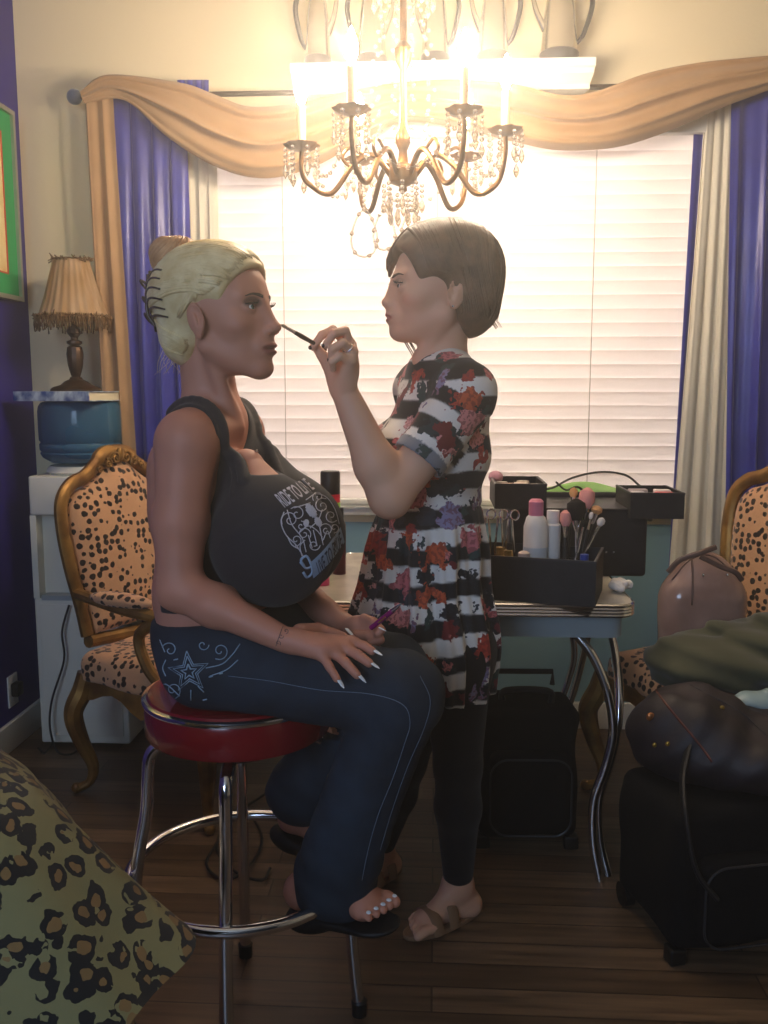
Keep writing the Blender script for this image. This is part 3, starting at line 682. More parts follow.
    if arms:
        for s in (-1, 1):
            am = spline([(s*.25, lean(.66)-.01, .66), (s*.285, .12, .655), (s*.30, 0, .645), (s*.29, -.10, .635), (s*.30, -.15, .62), (s*.315, -.13, .60)], 6)
            MB().tube(am, [.019]*(len(am)-6)+[.021, .023, .024, .022, .018, .012], 10).build('armrest', gold, t, world=False)
            ps = spline([(s*.29, -.10, .62), (s*.275, -.02, .56), (s*.285, -.06, .47), (s*.27, -.12, .40)], 6); MB().tube(ps, .018, 10).build('arm_support', gold, t, world=False)
            pd = Fld().a(ell((s*.292, .03, .672), (.034, .125, .024)), 0); link('arm_pad', solid(pd, (s*.292-.06, -.12, .63), (s*.292+.06, .18, .71), .006, name='arm_pad'), leo, t, world=False)
    return t
# left chair: rear foot stands where the photograph shows it, facing right and towards the viewer
rzL = R(90-24); rf = np.array([-.255, .255]); ca, sa = math.cos(rzL), math.sin(rzL); ftL = fl(91, 785)
off = np.array([ca*rf[0]-sa*rf[1], sa*rf[0]+ca*rf[1]])
louis_chair('armchair', 'gilded leopard armchair left of the room, behind the seated blonde woman', (ftL[0]-off[0], ftL[1]-off[1]-.05, 0), rzL)
RCX, RCY, RCR = .90, 2.74, R(-58)
louis_chair('armchair', 'gilded leopard chair at the right piled with a purse and jacket', (RCX, RCY, 0), RCR, arms=False)

# ================================================================ dinette table
TX0, TX1, TY0, TY1, TZ = -.34, fl(634, 600, .75)[0], 2.30, 3.02, .75
tb = thing('dinette_table', 'pale dinette table with ribbed chrome edge and curved chrome legs', 'table', ((TX0+TX1)/2, (TY0+TY1)/2, 0))
def rrect(x0, x1, y0, y1, r, n=8):
    out = []
    for cx_, cy_, a0 in ((x1-r, y1-r, 0), (x0+r, y1-r, 90), (x0+r, y0+r, 180), (x1-r, y0+r, 270)):
        out += [(cx_+r*math.cos(R(a0+90*k/n)), cy_+r*math.sin(R(a0+90*k/n))) for k in range(n+1)]
    return out
def slab(poly, prof):   # prof: list of (inset, z)
    c = np.mean(poly, 0); vs = []; n = len(poly)
    P = np.array(poly); nrm = []
    for i in range(n):
        t = P[(i+1) % n]-P[i-1]; q = np.array([t[1], -t[0]]); nrm.append(q/np.linalg.norm(q))
    for ins, z in prof: vs += [(P[i][0]-nrm[i][0]*ins, P[i][1]-nrm[i][1]*ins, z) for i in range(n)]
    m_ = len(prof); f = [(i*n+j, i*n+(j+1) % n, (i+1)*n+(j+1) % n, (i+1)*n+j) for i in range(m_-1) for j in range(n)]
    return MB().add(vs, f+[tuple(range(n)), tuple(range(m_*n-1, (m_-1)*n-1, -1))])
tpoly = rrect(TX0, TX1, TY0, TY1, .06)
lam = mat('pale_laminate', hx('d9d2c4'), .25, noise=(12, 4, hx('bfb8ac')))
slab(tpoly, [(.004, TZ-.004), (.004, TZ)]).build('table_top', lam, tb)
edge = [(.006, TZ-.036)]+[(0 if k % 2 else .0025, TZ-.034+.0042*k) for k in range(8)]+[(0, TZ-.002), (.004, TZ+.001), (.008, TZ+.0005)]
slab(tpoly, [(.02, TZ-.036)]+edge+[(.012, TZ-.0055)]).build('edge_band', chrome, tb, auto=25)
slab(rrect(TX0+.03, TX1-.03, TY0+.03, TY1-.03, .04), [(0, TZ-.095), (0, TZ-.037)]).build('apron', mat('apron', hx('8a9aa0'), .5), tb)
def hairpin(pts_a, pts_b):
    m = MB()
    for p in (pts_a, pts_b): m.tube(spline(p, 10), .0125, 12)
    m.build('leg', chrome, tb)
zt = TZ-.07
Yl = 2.36
a0, b0 = [], []
for px, py, Y in [(574, 632, 2.37), (592, 655, 2.35), (607, 690, 2.33), (613, 730, 2.32), (606, 765, 2.31), (594, 800, 2.31), (593, 840, 2.30)]: a0.append(at(px, py, Y))
a0.append(fl(600, 880, .0)+np.array([0, 0, .0]))
for px, py, Y in [(610, 630, 2.52), (615, 655, 2.46), (619, 690, 2.40), (617, 730, 2.36), (609, 765, 2.35), (599, 800, 2.345), (600, 840, 2.34)]: b0.append(at(px, py, Y))
b0.append(fl(608, 876, .0))
hairpin(a0, b0)
ca_, cb_ = np.mean([p[0] for p in a0]), 0
mid = np.array([(TX0+TX1)/2, (TY0+TY1)/2, 0])
for sx_, sy_ in ((-1, 1), (1, -1), (-1, -1)):
    fnn = lambda p: (mid[0]+(p[0]-mid[0])*sx_, mid[1]+(p[1]-mid[1])*sy_, p[2])
    hairpin([fnn(p) for p in a0], [fnn(p) for p in b0])

# ================================================================ red stool
SX, SYY = X(239, 720, 1.68), 1.68; SH = .72
stool = thing('bar_stool', 'chrome bar stool with glossy red round seat under the seated woman', 'stool', (SX, SYY, 0))
red = mat('red_vinyl', hx('7d0d18'), .22, coat=.5)
MB().lathe([(.0, -.012), (.165, -.01), (.178, -.004), (.180, .0), (.180, .052), (.176, .062)], (SX, SYY, SH-.07), 64).build('seat_side', red, stool)
MB().lathe([(.179, .058), (.1835, .060), (.1845, .064), (.1835, .068), (.178, .07)], (SX, SYY, SH-.07), 64).build('seat_trim', chrome, stool)
MB().lathe([(.178, .066), (.172, .074), (.14, .0765), (0, .077)], (SX, SYY, SH-.07), 64).build('seat', red, stool)
RNG = .35; rr0 = .222; mb = MB(); mb.ring([(SX+rr0*math.cos(2*PI*k/64), SYY+rr0*math.sin(2*PI*k/64), RNG) for k in range(64)], .0115, 12); mb.build('foot_ring', chrome, stool)
MB().lathe([(.095, 0), (.095, .015), (.03, .02), (.03, .03)], (SX, SYY, SH-.112), 32).build('swivel_plate', mat('dark_metal', hx('202022'), .4, .8), stool)
for k in range(4):
    a = R(-90+90*k+12 - (8 if k == 0 else 0)); lg = MB()
    def q(r_, z): return (SX+r_*math.cos(a), SYY+r_*math.sin(a), z)
    pts = spline([q(.05, SH-.10), q(.11, SH-.10), q(.150, SH-.105), q(.172, SH-.125), q(.178, SH-.17), q(.184, SH-.24), q(.207, RNG), q(.225, .12), q(.235, .02)], 6)
    lg.tube(pts, .0125, 12); o = lg.build('leg', chrome, stool)
    MB().lathe([(.016, 0), (.017, .03), (.013, .035)], q(.236, 0), 14).build('foot_cap', blk, o)
# ================================================================ makeup case and what stands round it
kit_m = mat('black_case_cloth', hx('17171a'), .6, noise=(40, 3, hx('202024')), bump=(150, .2)); kit_in = mat('case_lining', hx('0c0c0e'), .8); kit_ed = mat('case_edge', hx('2b2b2f'), .4)
kit = thing('makeup_case', 'black makeup case open on the table with raised side trays', 'makeup case', (.36, 2.6, TZ))
def tray(M, w, d, h, wall=.006, name='tray', dividers=()):
    m = MB().box((0, 0, 0), (w, d, .006), M).box((0, 0, .006), (w, wall, h), M).box((0, d-wall, .006), (w, d, h), M).box((0, wall, .006), (wall, d-wall, h), M).box((w-wall, wall, .006), (w, d-wall, h), M)
    for x in dividers: m.box((x, wall, .006), (x+.004, d-wall, h*.8), M)
    o = m.build(name, kit_m, kit, auto=20)
    MB().box((-.001, -.001, h-.004), (w+.001, wall, h+.001), M).box((-.001, wall, h-.004), (wall, d, h+.001), M).box((w-wall, wall, h-.004), (w+.001, d, h+.001), M).build('tray_rim', kit_ed, o, auto=20)
trM = Matrix.Translation((.07, 2.36, TZ+.001)) @ Matrix.Rotation(R(-15), 4, 'Z')
tray(trM, .35, .22, .118, dividers=(.15,), name='lower_tray')
x0, x1 = at(495, 484, 2.52)[0], at(547, 484, 2.52)[0]; zt_ = at(495, 484, 2.52)[2]
trL = Matrix.Translation((x0, 2.52, zt_-.07)); tray(trL, x1-x0, .24, .07, name='upper_tray', dividers=(.07,))
x0r, x1r = at(631, 493, 2.62)[0], at(685, 493, 2.62)[0]; zr = at(631, 493, 2.62)[2]
trR = Matrix.Translation((x0r, 2.62, zr-.075)); tray(trR, x1r-x0r, .22, .075, name='upper_tray', dividers=(.08,))
bm_ = MB().box((.22, 2.66, TZ+.001), (.625, 2.93, TZ+.205), bev=.012); bm_.build('case_body', kit_m, kit)
MB().box((.24, 2.935, TZ+.05), (.61, 2.955, TZ+.222), bev=.01).build('open_lid', kit_m, kit)
MB().box((.215, 2.655, TZ+.198), (.63, 2.935, TZ+.206), bev=.003).build('case_rim', kit_ed, kit)
for xa, xb, yy in ((.24, x0+.05, 2.70), (.60, x0r+.06, 2.72)):
    for k in (0, .06): MB().tube([(xa, yy+k, TZ+.19), (xb, yy-.04+k, (zt_ if xa < .4 else zr)-.074)], .004, 6).build('hinge_arm', chrome, kit)
MB().tube(spline([(.628, 2.74, TZ+.17), (.655, 2.76, TZ+.16), (.655, 2.83, TZ+.16), (.628, 2.86, TZ+.17)], 5), .007, 8).build('side_handle', blk, kit)
for k in range(5): MB().ball((.44+.022*k, 2.6575, TZ+.075), (.004, .002, .004), 8).build('stud', chrome, kit)
def onM(M, x, y, z=.007): v = M @ Vector((x, y, z)); return (v.x, v.y, v.z)
wp = mat('white_bottle', hx('e8e6e4'), .35); pinkc = mat('pink_cap', hx('e58aa6'), .4)
def bottle(p, prof_b, prof_c, mb_, mc, label, name='bottle', cat='bottle', band=None, group=None):
    t = thing(name, label, cat, p, group=group); MB().lathe(prof_b, p, 24).build('bottle_body', mb_, t); MB().lathe(prof_c, p, 24).build('cap', mc, t)
    if band: MB().lathe(band[0], p, 24).build('label_band', band[1], t)
p = onM(trM, .175, .13)
bottle(p, [(.030, 0), (.033, .004), (.033, .175), (.026, .200), (.018, .208)], [(.020, .206), (.020, .243), (.014, .250), (0, .250)], wp, pinkc, 'tall white bottle with a pink cap standing in the makeup case', band=([(.0334, .05), (.0334, .12)], mat('bottle_label', hx('c7d3de'), .5)))
p = onM(trM, .215, .175); bottle(p, [(.021, 0), (.022, .004), (.022, .175), (.017, .18)], [(.0175, .18), (.0175, .215), (0, .217)], wp, wp, 'slim white bottle just behind the pink-capped bottle')
p = onM(trM, .155, .065); bottle(p, [(.017, 0), (.018, .003), (.018, .09), (.015, .094)], [(.0155, .094), (.0155, .112), (.008, .117), (0, .117)], mat('grey_white', hx('cfcac8'), .4), mat('peach_cap', hx('d9c6bf'), .4), 'short whitish bottle in front of the pink-capped bottle')
p = at(331, 575, 2.78); p = (p[0], 2.78, TZ+.001)
bottle(p, [(.030, 0), (.031, .003), (.031, .20), (.029, .205)], [(.0305, .228), (.031, .23), (.031, .295), (.028, .30), (0, .30)], mat('lime_can', hx('9fdc3c'), .3), blk, 'spray can with black cap, red band and lime body between the two women', 'spray_can', 'spray can', ([(.0312, .203), (.0312, .229)], mat('red_band', hx('d81f3a'), .3)))
p = at(344, 590, 2.6); bottle((p[0]-.02, 2.66, TZ+.001), [(.02, 0), (.021, .15), (.016, .16)], [(.014, .16), (.014, .20), (0, .2)], mat('maroon_bottle', hx('5a1c26'), .3), blk, 'dark maroon bottle beside the lime spray can')
p = at(322, 600, 2.5); bottle((p[0], 2.5, TZ+.001), [(.022, 0), (.023, .05), (.022, .055)], [(.0235, .055), (.0235, .075), (0, .076)], mat('pink_jar', hx('d8487a'), .35), mat('pink_lid', hx('e06a92'), .4), 'small pink jar at the left end of the table', 'jar', 'jar')
# brush pot and brushes
bp_ = onM(trM, .275, .115)
t = thing('brush_pot', 'black cup full of makeup brushes in the right of the case', 'brush pot', bp_); MB().lathe([(.036, 0), (.04, .09), (.037, .09), (.033, .006), (0, .006)], bp_, 24).build('cup', blk, t)
def brush(i, px, py, Y, hw_, hl, hm_, label, fer=True):
    top = np.array(at(px, py, Y)); a = 2*PI*i/9; b0_ = np.array(bp_)+np.array([.018*math.cos(a), .018*math.sin(a), .01]); d = top-b0_; ln = np.linalg.norm(d); d /= ln
    t = thing('makeup_brush', label, 'makeup brush', tuple(b0_), group=None)
    MB().tube([b0_, b0_+d*(ln-hl-.03)], [.003, .0042], 8).build('handle', blk if i % 3 else chrome, t); s = top-d*hl
    MB().tube([s-d*.03, s], [.0045, hw_*.5], 10).build('ferrule', chrome, t)
    MB().tube([s, s+d*hl*.4, s+d*hl*.8, top], [hw_*.5, hw_, hw_*.9, hw_*.3], 12).build('bristles', hm_, t)
pk = mat('pink_bristle', hx('e39a94'), .8); bkb = mat('black_bristle', hx('141012'), .9); orb = mat('tan_bristle', hx('d9a06a'), .8); whb = mat('white_bristle', hx('e6dcd6'), .8)
for i, a in enumerate([(576, 499, 2.46, .027, .06, bkb, 'large brush with a round black head in the case'), (588, 488, 2.50, .023, .06, pk, 'large brush with a pink and white head leaning right in the case'), (598, 506, 2.48, .016, .024, orb, 'small brush with a tan rounded head at the right of the cup'),
      (603, 518, 2.47, .011, .025, whb, 'small white-headed brush at the far right of the cup'), (566, 510, 2.45, .017, .045, pk, 'pink-headed brush left of the big black brush'), (574, 488, 2.54, .012, .03, orb, 'thin tan brush rising behind the black-headed brush'),
      (585, 520, 2.43, .007, .02, bkb, 'short dark pencil brush in the middle of the cup'), (592, 512, 2.44, .006, .02, whb, 'thin silver brush with a pale tip in the cup')]): brush(i, *a)
p = onM(trM, .235, .05, .05); t = thing('compact', 'round orange compact propped in the makeup case', 'compact', p)
Mx = Matrix.Translation(p) @ Matrix.Rotation(R(75), 4, 'X'); MB().lathe([(.0, -.004), (.024, -.004), (.025, 0), (.024, .005), (0, .006)], (0, 0, 0), 24, Mx).build('case', blk, t); MB().lathe([(0, .0065), (.020, .0065), (.020, .0075), (0, .008)], (0, 0, 0), 24, Mx).build('powder', mat('orange_powder', hx('e08436'), .8), t)
p = onM(trM, .315, .05); bottle(p, [(.011, 0), (.012, .07), (.01, .075)], [(.011, .075), (.011, .12), (0, .122)], mat('blue_tube', hx('2f54b8'), .3), mat('blue_cap', hx('24449c'), .3), 'blue makeup tube at the right corner of the case', 'makeup_tube', 'makeup tube')
for i, (x, y, c, lb) in enumerate([(.03, .09, 'c79a3a', 'gold-capped bottle in the left half of the case, nearest the dress'), (.055, .05, 'b07a2c', 'amber bottle in the left front of the case'), (.085, .10, 'd8b25a', 'gold jar in the left half of the case'), (.115, .055, 'e0a070', 'peach bottle beside the short whitish bottle')]):
    p = onM(trM, x, y); bottle(p, [(.014, 0), (.015, .08), (.012, .086)], [(.012, .086), (.012, .118), (0, .12)], mat('amber_%d' % i, hx(c), .25, .3), mat('gold_cap_%d' % i, hx('d3ab56'), .25, .7), lb)
for i, (x, lb) in enumerate([(.035, 'chrome tweezers standing leftmost in the case'), (.07, 'chrome curler handles in the left of the case'), (.10, 'chrome scissors upright beside the white bottle')]):
    p = np.array(onM(trM, x, .155)); t = MB()
    for s in (-1, 1): t.tube([p, p+np.array([s*.012, 0, .10]), p+np.array([s*.004, 0, .19])], .0035, 6)
    t.ring([p+np.array([.012+.012*math.cos(q), 0, .20+.014*math.sin(q)]) for q in [2*PI*k/14 for k in range(14)]], .003, 6)
    single(t.build('styling_tool', chrome, None), lb, 'styling tool')
for i, (x, y, c, r_) in enumerate([(.045, .10, 'd9b199', .026), (.085, .13, 'e8d5c4', .022), (.12, .09, 'c4ac98', .022), (.03, .16, 'a9a29c', .018), (.095, .185, 'd0c0b0', .02)]):
    p = onM(trL, x, y, .045); t = MB().lathe([(0, 0), (r_, 0), (r_, .012), (r_*.9, .016), (0, .017)], p, 20).build('powder_compact', mat('compact_%d' % i, hx(c), .5), None)
    single(t, ('peach round compact at the front left', 'pale cream compact in the middle', 'beige compact at the front right', 'small grey compact at the back left', 'tan compact at the back right')[i]+' of the raised left tray', 'compact')
p = onM(trL, .015, .20, .07); single(MB().ball(p, (.022, .022, .02), 16).build('powder_puff', mat('pink_puff', hx('d9a4b8'), .95), None), 'pink powder puff behind the raised left tray', 'powder puff')
for i, (x, y, c, w_, d_) in enumerate([(.03, .08, 'd9cfcc', .025, .014), (.05, .14, 'b9a8a4', .028, .012), (.11, .06, 'd84438', .026, .016), (.12, .13, 'e7ddd8', .024, .014), (.04, .03, '8f8a8a', .02, .01)]):
    p = onM(trR, x, y, .058); t = MB().box((p[0]-w_, p[1]-d_, p[2]), (p[0]+w_, p[1]+d_, p[2]+.014), bev=.003).build('lip_palette', mat('palette_%d' % i, hx(c), .35), None)
    single(t, ('pale grey palette at the left', 'mauve palette at the back left', 'bright red palette at the front', 'whitish palette at the back right', 'dark grey palette at the front left corner')[i]+' of the raised right tray', 'palette')
# green bag, tissue
gb = thing('green_bag', 'light green bag with thin black handles behind the makeup case', 'bag', (.46, 2.99, TZ))
f = Fld().a(ell((.49, 3.0, TZ+.12), (.15, .022, .13)), 0).a(cap((.35, 3.0, TZ+.2), (.64, 3.0, TZ+.195), .02), .05)
f.int_(plane((0, 0, TZ+.001), (0, 0, -1)), .003); link('bag_body', solid(f, (.28, 2.94, TZ-.01), (.72, 3.04, TZ+.27), .006, name='bag_body'), mat('lime_fabric', hx('8fc46a'), .8, noise=(12, 3, hx('a9d585'))), gb)
for pts in ([(532, 490, 2.94), (552, 488, 2.93), (572, 478, 2.93), (600, 472, 2.93), (625, 475, 2.93), (640, 486, 2.94)], [(556, 482, 2.94), (566, 490, 2.93), (578, 487, 2.93), (590, 498, 2.94)]): MB().tube(spline([at(*q) for q in pts], 6), .0035, 6).build('handle', blk, gb)
tp_ = at(619, 580, 2.5); f = Fld()
for k in range(9): a = rng.normal(0, 1, 3)*.016; f.a(ell((tp_[0]-.01+a[0], 2.46+a[1], TZ+.014+abs(a[2])*.5), (.02, .013, .012), rotz(k)), .006)
f.disp(lambda P: .002*np.sin(P[:, 0]*300+P[:, 1]*200)); f.int_(plane((0, 0, TZ+.001), (0, 0, -1)), .001)
o = link('tissue', solid(f, (tp_[0]-.09, 2.38, TZ-.005), (tp_[0]+.09, 2.54, TZ+.06), .003, name='tissue'), mat('tissue_paper', hx('e9e2dc'), .9), None); single(o, 'crumpled white tissue on the right corner of the table', 'tissue')
# ---------------------------------------------------------------- luggage
blackn = mat('black_nylon', hx('0a0b0d'), .95, noise=(60, 3, hx('0f1013')), spec=.2, bump=(200, .3)); webb = mat('black_webbing', hx('18181b'), .6)
def rbox(c, h, r, Rm=np.eye(3)):
    c = np.array(c, float); h = np.array(h, float)
    def f(P): q = np.abs((P-c)@Rm)-h+r; return np.linalg.norm(np.maximum(q, 0), axis=1)+np.minimum(q.max(1), 0)-r
    return (f, c, float(np.linalg.norm(h)))
def roller(name, label, c, half, yaw, extras):
    t = thing(name, label, 'suitcase', (c[0], c[1], 0), R(yaw)); hx_, hy_, hz_ = half
    f = Fld().a(rbox((0, 0, .035+hz_), half, .035), 0).disp(lambda P: .004*np.sin(P[:, 0]*22+P[:, 2]*17)+.003*np.sin(P[:, 2]*31+P[:, 1]*20))
    me_ = solid(f, (-hx_-.03, -hy_-.03, .02), (hx_+.03, hy_+.03, .035+2*hz_+.03), .01, name='shell'); link('shell', me_, blackn, t, world=False)
    pf = Fld().a(rbox((0, -hy_-.012, .035+hz_*.8), (hx_*.82, .03, hz_*.62), .03), 0); link('front_pocket', solid(pf, (-hx_, -hy_-.07, .02), (hx_, -hy_+.05, 2*hz_), .01, name='front_pocket'), blackn, t, world=False)
    zp = MB(); q = rrect(-hx_*.8, hx_*.8, .07, .035+hz_*1.35, .05); zp.ring([(x, -hy_-.0445, z) for x, z in q], .003, 6); zp.build('zip', kit_ed, t, world=False)
    for s in (-1, 1): MB().tube([(s*hx_*.92-.012*s, hy_*.8, .03), (s*hx_*.92+.014*s, hy_*.8, .03)], .03, 20).build('wheel', blk, t, world=False); MB().box((s*hx_*.9-.02, -hy_+.01, 0), (s*hx_*.9+.02, -hy_+.05, .04), bev=.006).build('foot', blk, t, world=False)
    if extras: MB().tube(spline([(-.07, -.02, .03+2*hz_), (-.06, -.02, .065+2*hz_), (.06, -.02, .065+2*hz_), (.07, -.02, .03+2*hz_)], 6), .01, 8, flat=((0, 1, 0), 1.6)).build('top_handle', webb, t, world=False)
    if extras: MB().tube([(-.09, hy_-.02, .05+2*hz_), (-.09, hy_-.02, .09+2*hz_), (.09, hy_-.02, .09+2*hz_), (.09, hy_-.02, .05+2*hz_)], .008, 8).build('pull_handle', webb, t, world=False)
    return t
roller('suitcase', 'black fabric trolley case standing under the table', (.265, 2.53), (.14, .105, .19), 2, True)
roller('suitcase', 'large black fabric suitcase standing front right under a slouched bag', (.745, 2.115), (.25, .15, .168), 14, False)
tt = thing('tote_bag', 'slouched dark brown-black bag with orange piping and a copper stud on the suitcase', 'bag', (.80, 2.10, .375))
tm = mat('dark_leather', hx('211c20'), .55, noise=(30, 3, hx('2c2428')), bump=(90, .2))
f = Fld().a(ell((.82, 2.12, .44), (.29, .16, .085)), 0).a(ell((.63, 2.15, .47), (.15, .13, .115)), .05).a(ell((1.0, 2.10, .425), (.2, .14, .065)), .05).disp(lambda P: .006*np.sin(P[:, 0]*30+P[:, 1]*45)+.003*np.sin(P[:, 0]*70-P[:, 2]*60)).int_(plane((0, 0, .380), (0, 0, -1)), .006)
me_ = solid(f, (.45, 1.85, .36), (1.25, 2.36, .66), .007, name='bag_body'); ttb = bvh_of(me_); link('bag_body', me_, tm, tt)
mb = MB(); pline(mb, ttb, [(644, 664), (656, 690), (675, 715), (700, 745), (712, 762)], .0028); mb.build('piping', mat('orange_piping', hx('6a3426'), .6), tt, auto=0)
mb = MB(); pline(mb, ttb, [(664, 672), (700, 690), (740, 712), (766, 735)], .0018); mb.build('zip', kit_ed, tt, auto=0)
h = cast(ttb, 651, 717, .001); 
if h: MB().ball(h, (.011, .005, .011), 14).build('stud', mat('copper', hx('b87444'), .3, .7), tt)
for q in ((668, 744), (722, 708), (655, 745)):
    h = cast(ttb, *q, .001)
    if h: MB().ball(h, (.006, .004, .006), 10).build('buckle', mat('brass', hx('b8923c'), .3, .8) if 'brass' not in D.materials else D.materials['brass'], tt)
MB().tube(spline([(.60, 2.05, .50), (.565, 1.98, .43), (.555, 1.90, .36), (.575, 1.88, .26), (.62, 1.87, .20)], 6), .006, 8, flat=((0, 1, 0), 2)).build('strap', webb, tt)
# ---------------------------------------------------------------- things on the right chair
pm = mat('taupe_patent', hx('a98b80'), .15, coat=.6, noise=(10, 3, hx('8f7268')))
pc_ = at(704, 600, 2.62); pu = thing('handbag', 'glossy taupe dome handbag with two handles standing on the leopard chair', 'handbag', (pc_[0], 2.6, .49))
zb = .49; f = Fld().a(ell((pc_[0], 2.64, zb+.18), (.118, .06, .165)), 0).a(rbox((pc_[0], 2.64, zb+.13), (.122, .06, .13), .055), .03).int_(plane((0, 0, zb), (0, 0, -1)), .004)
me_ = solid(f, (pc_[0]-.16, 2.54, zb-.01), (pc_[0]+.16, 2.74, zb+.38), .005, name='bag_body'); pub = bvh_of(me_); link('bag_body', me_, pm, pu)
mb = MB(); pline(mb, pub, [(692, 560), (693, 580), (692, 605)], .0035); pline(mb, pub, [(672, 580), (690, 560), (712, 556), (735, 575)], .0022); mb.build('trim_strip', mat('taupe_dark', hx('6b5148'), .4), pu, auto=0)
for px, py in ((703, 575), (727, 575)):
    h = cast(pub, px, py, .002)
    if h: MB().ball(h, .005, 10).build('rivet', chrome, pu)
for k, pts in enumerate(([(668, 572, 2.57), (680, 560, 2.56), (700, 553, 2.55), (716, 547, 2.56)], [(700, 556, 2.57), (720, 566, 2.57), (735, 572, 2.57), (742, 580, 2.59)])):
    MB().tube(spline([at(*q) for q in pts], 6), .008, 8, flat=((0, 1, 0), .7)).build('handle', mat_taupe if k else (mat_taupe := mat('taupe_handle', hx('6e564c'), .4)), pu)
oj = mat('olive_cloth', hx('4c4d38'), .85, noise=(5, 4, hx('3c3d2c')), sheen=.2)
f = Fld(); ocx = at(722, 640, 2.4)[0]
f.a(ell((ocx, 2.42, .565), (.20, .13, .075)), 0).a(ell((ocx+.22, 2.48, .60), (.22, .13, .09)), .06).a(cap((ocx-.14, 2.42, .60), (ocx+.24, 2.38, .63), .030), .03).a(cap((ocx-.12, 2.34, .56), (ocx+.22, 2.30, .575), .028), .025).a(cap((ocx-.05, 2.46, .63), (ocx+.30, 2.46, .665), .028), .02)
f.disp(lambda P: .007*np.sin(P[:, 2]*95+P[:, 0]*14+2*np.sin(P[:, 0]*8))+.004*np.sin(P[:, 0]*45+P[:, 2]*60+P[:, 1]*30)).int_(plane((0, 0, .505), (0, 0, -1)), .004)
o = link('jacket', solid(f, (ocx-.26, 2.22, .48), (ocx+.5, 2.66, .75), .006, name='jacket'), oj, None); single(o, 'rumpled olive green jacket heaped on the right leopard chair', 'jacket')
f = Fld().a(ell((ocx+.10, 2.25, .515), (.15, .045, .035), rotz(R(8))), 0).a(ell((ocx+.20, 2.255, .54), (.08, .045, .035)), .03).disp(lambda P: .003*np.sin(P[:, 0]*80+P[:, 2]*90))
o = link('plastic_bag', solid(f, (ocx-.12, 2.18, .45), (ocx+.34, 2.36, .62), .005, name='plastic_bag'), mat('pale_blue_plastic', hx('8fa6ab'), .3), None); single(o, 'pale blue-grey plastic bag tucked under the olive jacket', 'plastic bag')
# ---------------------------------------------------------------- leopard throw over a wooden chair, lower left corner
leo2 = leopard('leopard_fleece', hx('8a8458'), hx('747048'), hx('14120e'), 31, .52, True, hx('7d6238'))
th = D.objects.new('tmp', None)
def throw(u, v):   # u round the front, v from the ridge down
    a = R(70)-R(230)*u; hz_ = 1+1.3*min(1, max(0, (-a-R(14))/R(40)))**1.5; prof = [(.0, 0), (.10, -.003), (.19, -.02*hz_), (.25, -.06*hz_), (.285, -.11*hz_), (.315, -.16*hz_), (.342, -.21*hz_), (.362, -.255*hz_)]
    s = v*(len(prof)-1); i = min(int(s), len(prof)-2); f_ = s-i; r_ = prof[i][0]*(1-f_)+prof[i+1][0]*f_; z = prof[i][1]*(1-f_)+prof[i+1][1]*f_
    fold = max(0, v-.35)*(.045*math.sin(a*6+1.)+.02*math.sin(a*13)); dz = -.03*math.sin(a*2+2.4)*max(0, v-.5) if True else 0
    pt = max(0, math.cos(a+R(12)))**8*max(0, v-.4)*.14
    rr_ = r_+fold+pt; return (TCX+rr_*math.cos(a)*1.0, TCY+rr_*math.sin(a)*.82, TCZ+z+dz+.012*math.sin(a*3+v*6)*v-(.10*max(0, -math.cos(a))*0))
TCX, TCY, TCZ = -.775, 1.06, .835
o = MB().grid(throw, 150, 46).build('leopard_throw', leo2, None, auto=80, solid=.006, offset=0); single(o, 'olive-tan leopard print throw draped over the chair in the lower left corner', 'blanket')
dw = mat('dark_wood', hx('1f140d'), .45)
wc = thing('wooden_chair', 'dark wooden chair hidden under the leopard throw at lower left', 'chair', (TCX, TCY, 0))
MB().box((TCX-.20, TCY-.17, .42), (TCX+.215, TCY+.17, .46), bev=.012).build('seat', dw, wc)
MB().box((TCX-.19, TCY-.02, .46), (TCX+.19, TCY+.02, .85), bev=.012).build('backrest', dw, wc)
for sx_, sy_ in ((-1, -1), (1, -1), (-1, 1), (1, 1)): MB().tube([(TCX+sx_*.18, TCY+sy_*.14, .42), (TCX+sx_*.245, TCY+sy_*.17, 0)], [.021, .015], 10).build('leg', dw, wc)
D.objects.remove(th)
# ================================================================ people
class Head:
    zc = 1.; xc = 1.; nx = 0.; ex = 0.
    def __init__(s, org, yaw, pitch, roll, sc_): s.o = np.array(org); s.R = rotz(R(yaw))@roty(-R(pitch))@rotx(R(roll)); s.s = sc_
    def sq(s, q):
        q = np.array(q, float)
        if q[2] < .012: q[2] = .012+(q[2]-.012)*s.zc
        if q[0] > .02: q[0] = .02+(q[0]-.02)*s.xc
        return q
    def p(s, q): return s.o+s.R@(s.sq(q)*s.s)
    def d(s, q): return s.R@np.array(q, float)
    def e(s, c, r, rot=None):
        M_ = s.R if rot is None else s.R@rot
        return ell(s.p(c), np.array(r)*s.s, M_)
    def c(s, a, b, ra, rb=None): return cap(s.p(a), s.p(b), ra*s.s, (ra if rb is None else rb)*s.s)
    def loc(s, P):
        q = ((P-s.o)@s.R)/s.s; q[:, 2] = np.where(q[:, 2] < .012, .012+(q[:, 2]-.012)/s.zc, q[:, 2]); q[:, 0] = np.where(q[:, 0] > .02, .02+(q[:, 0]-.02)/s.xc, q[:, 0]); return q
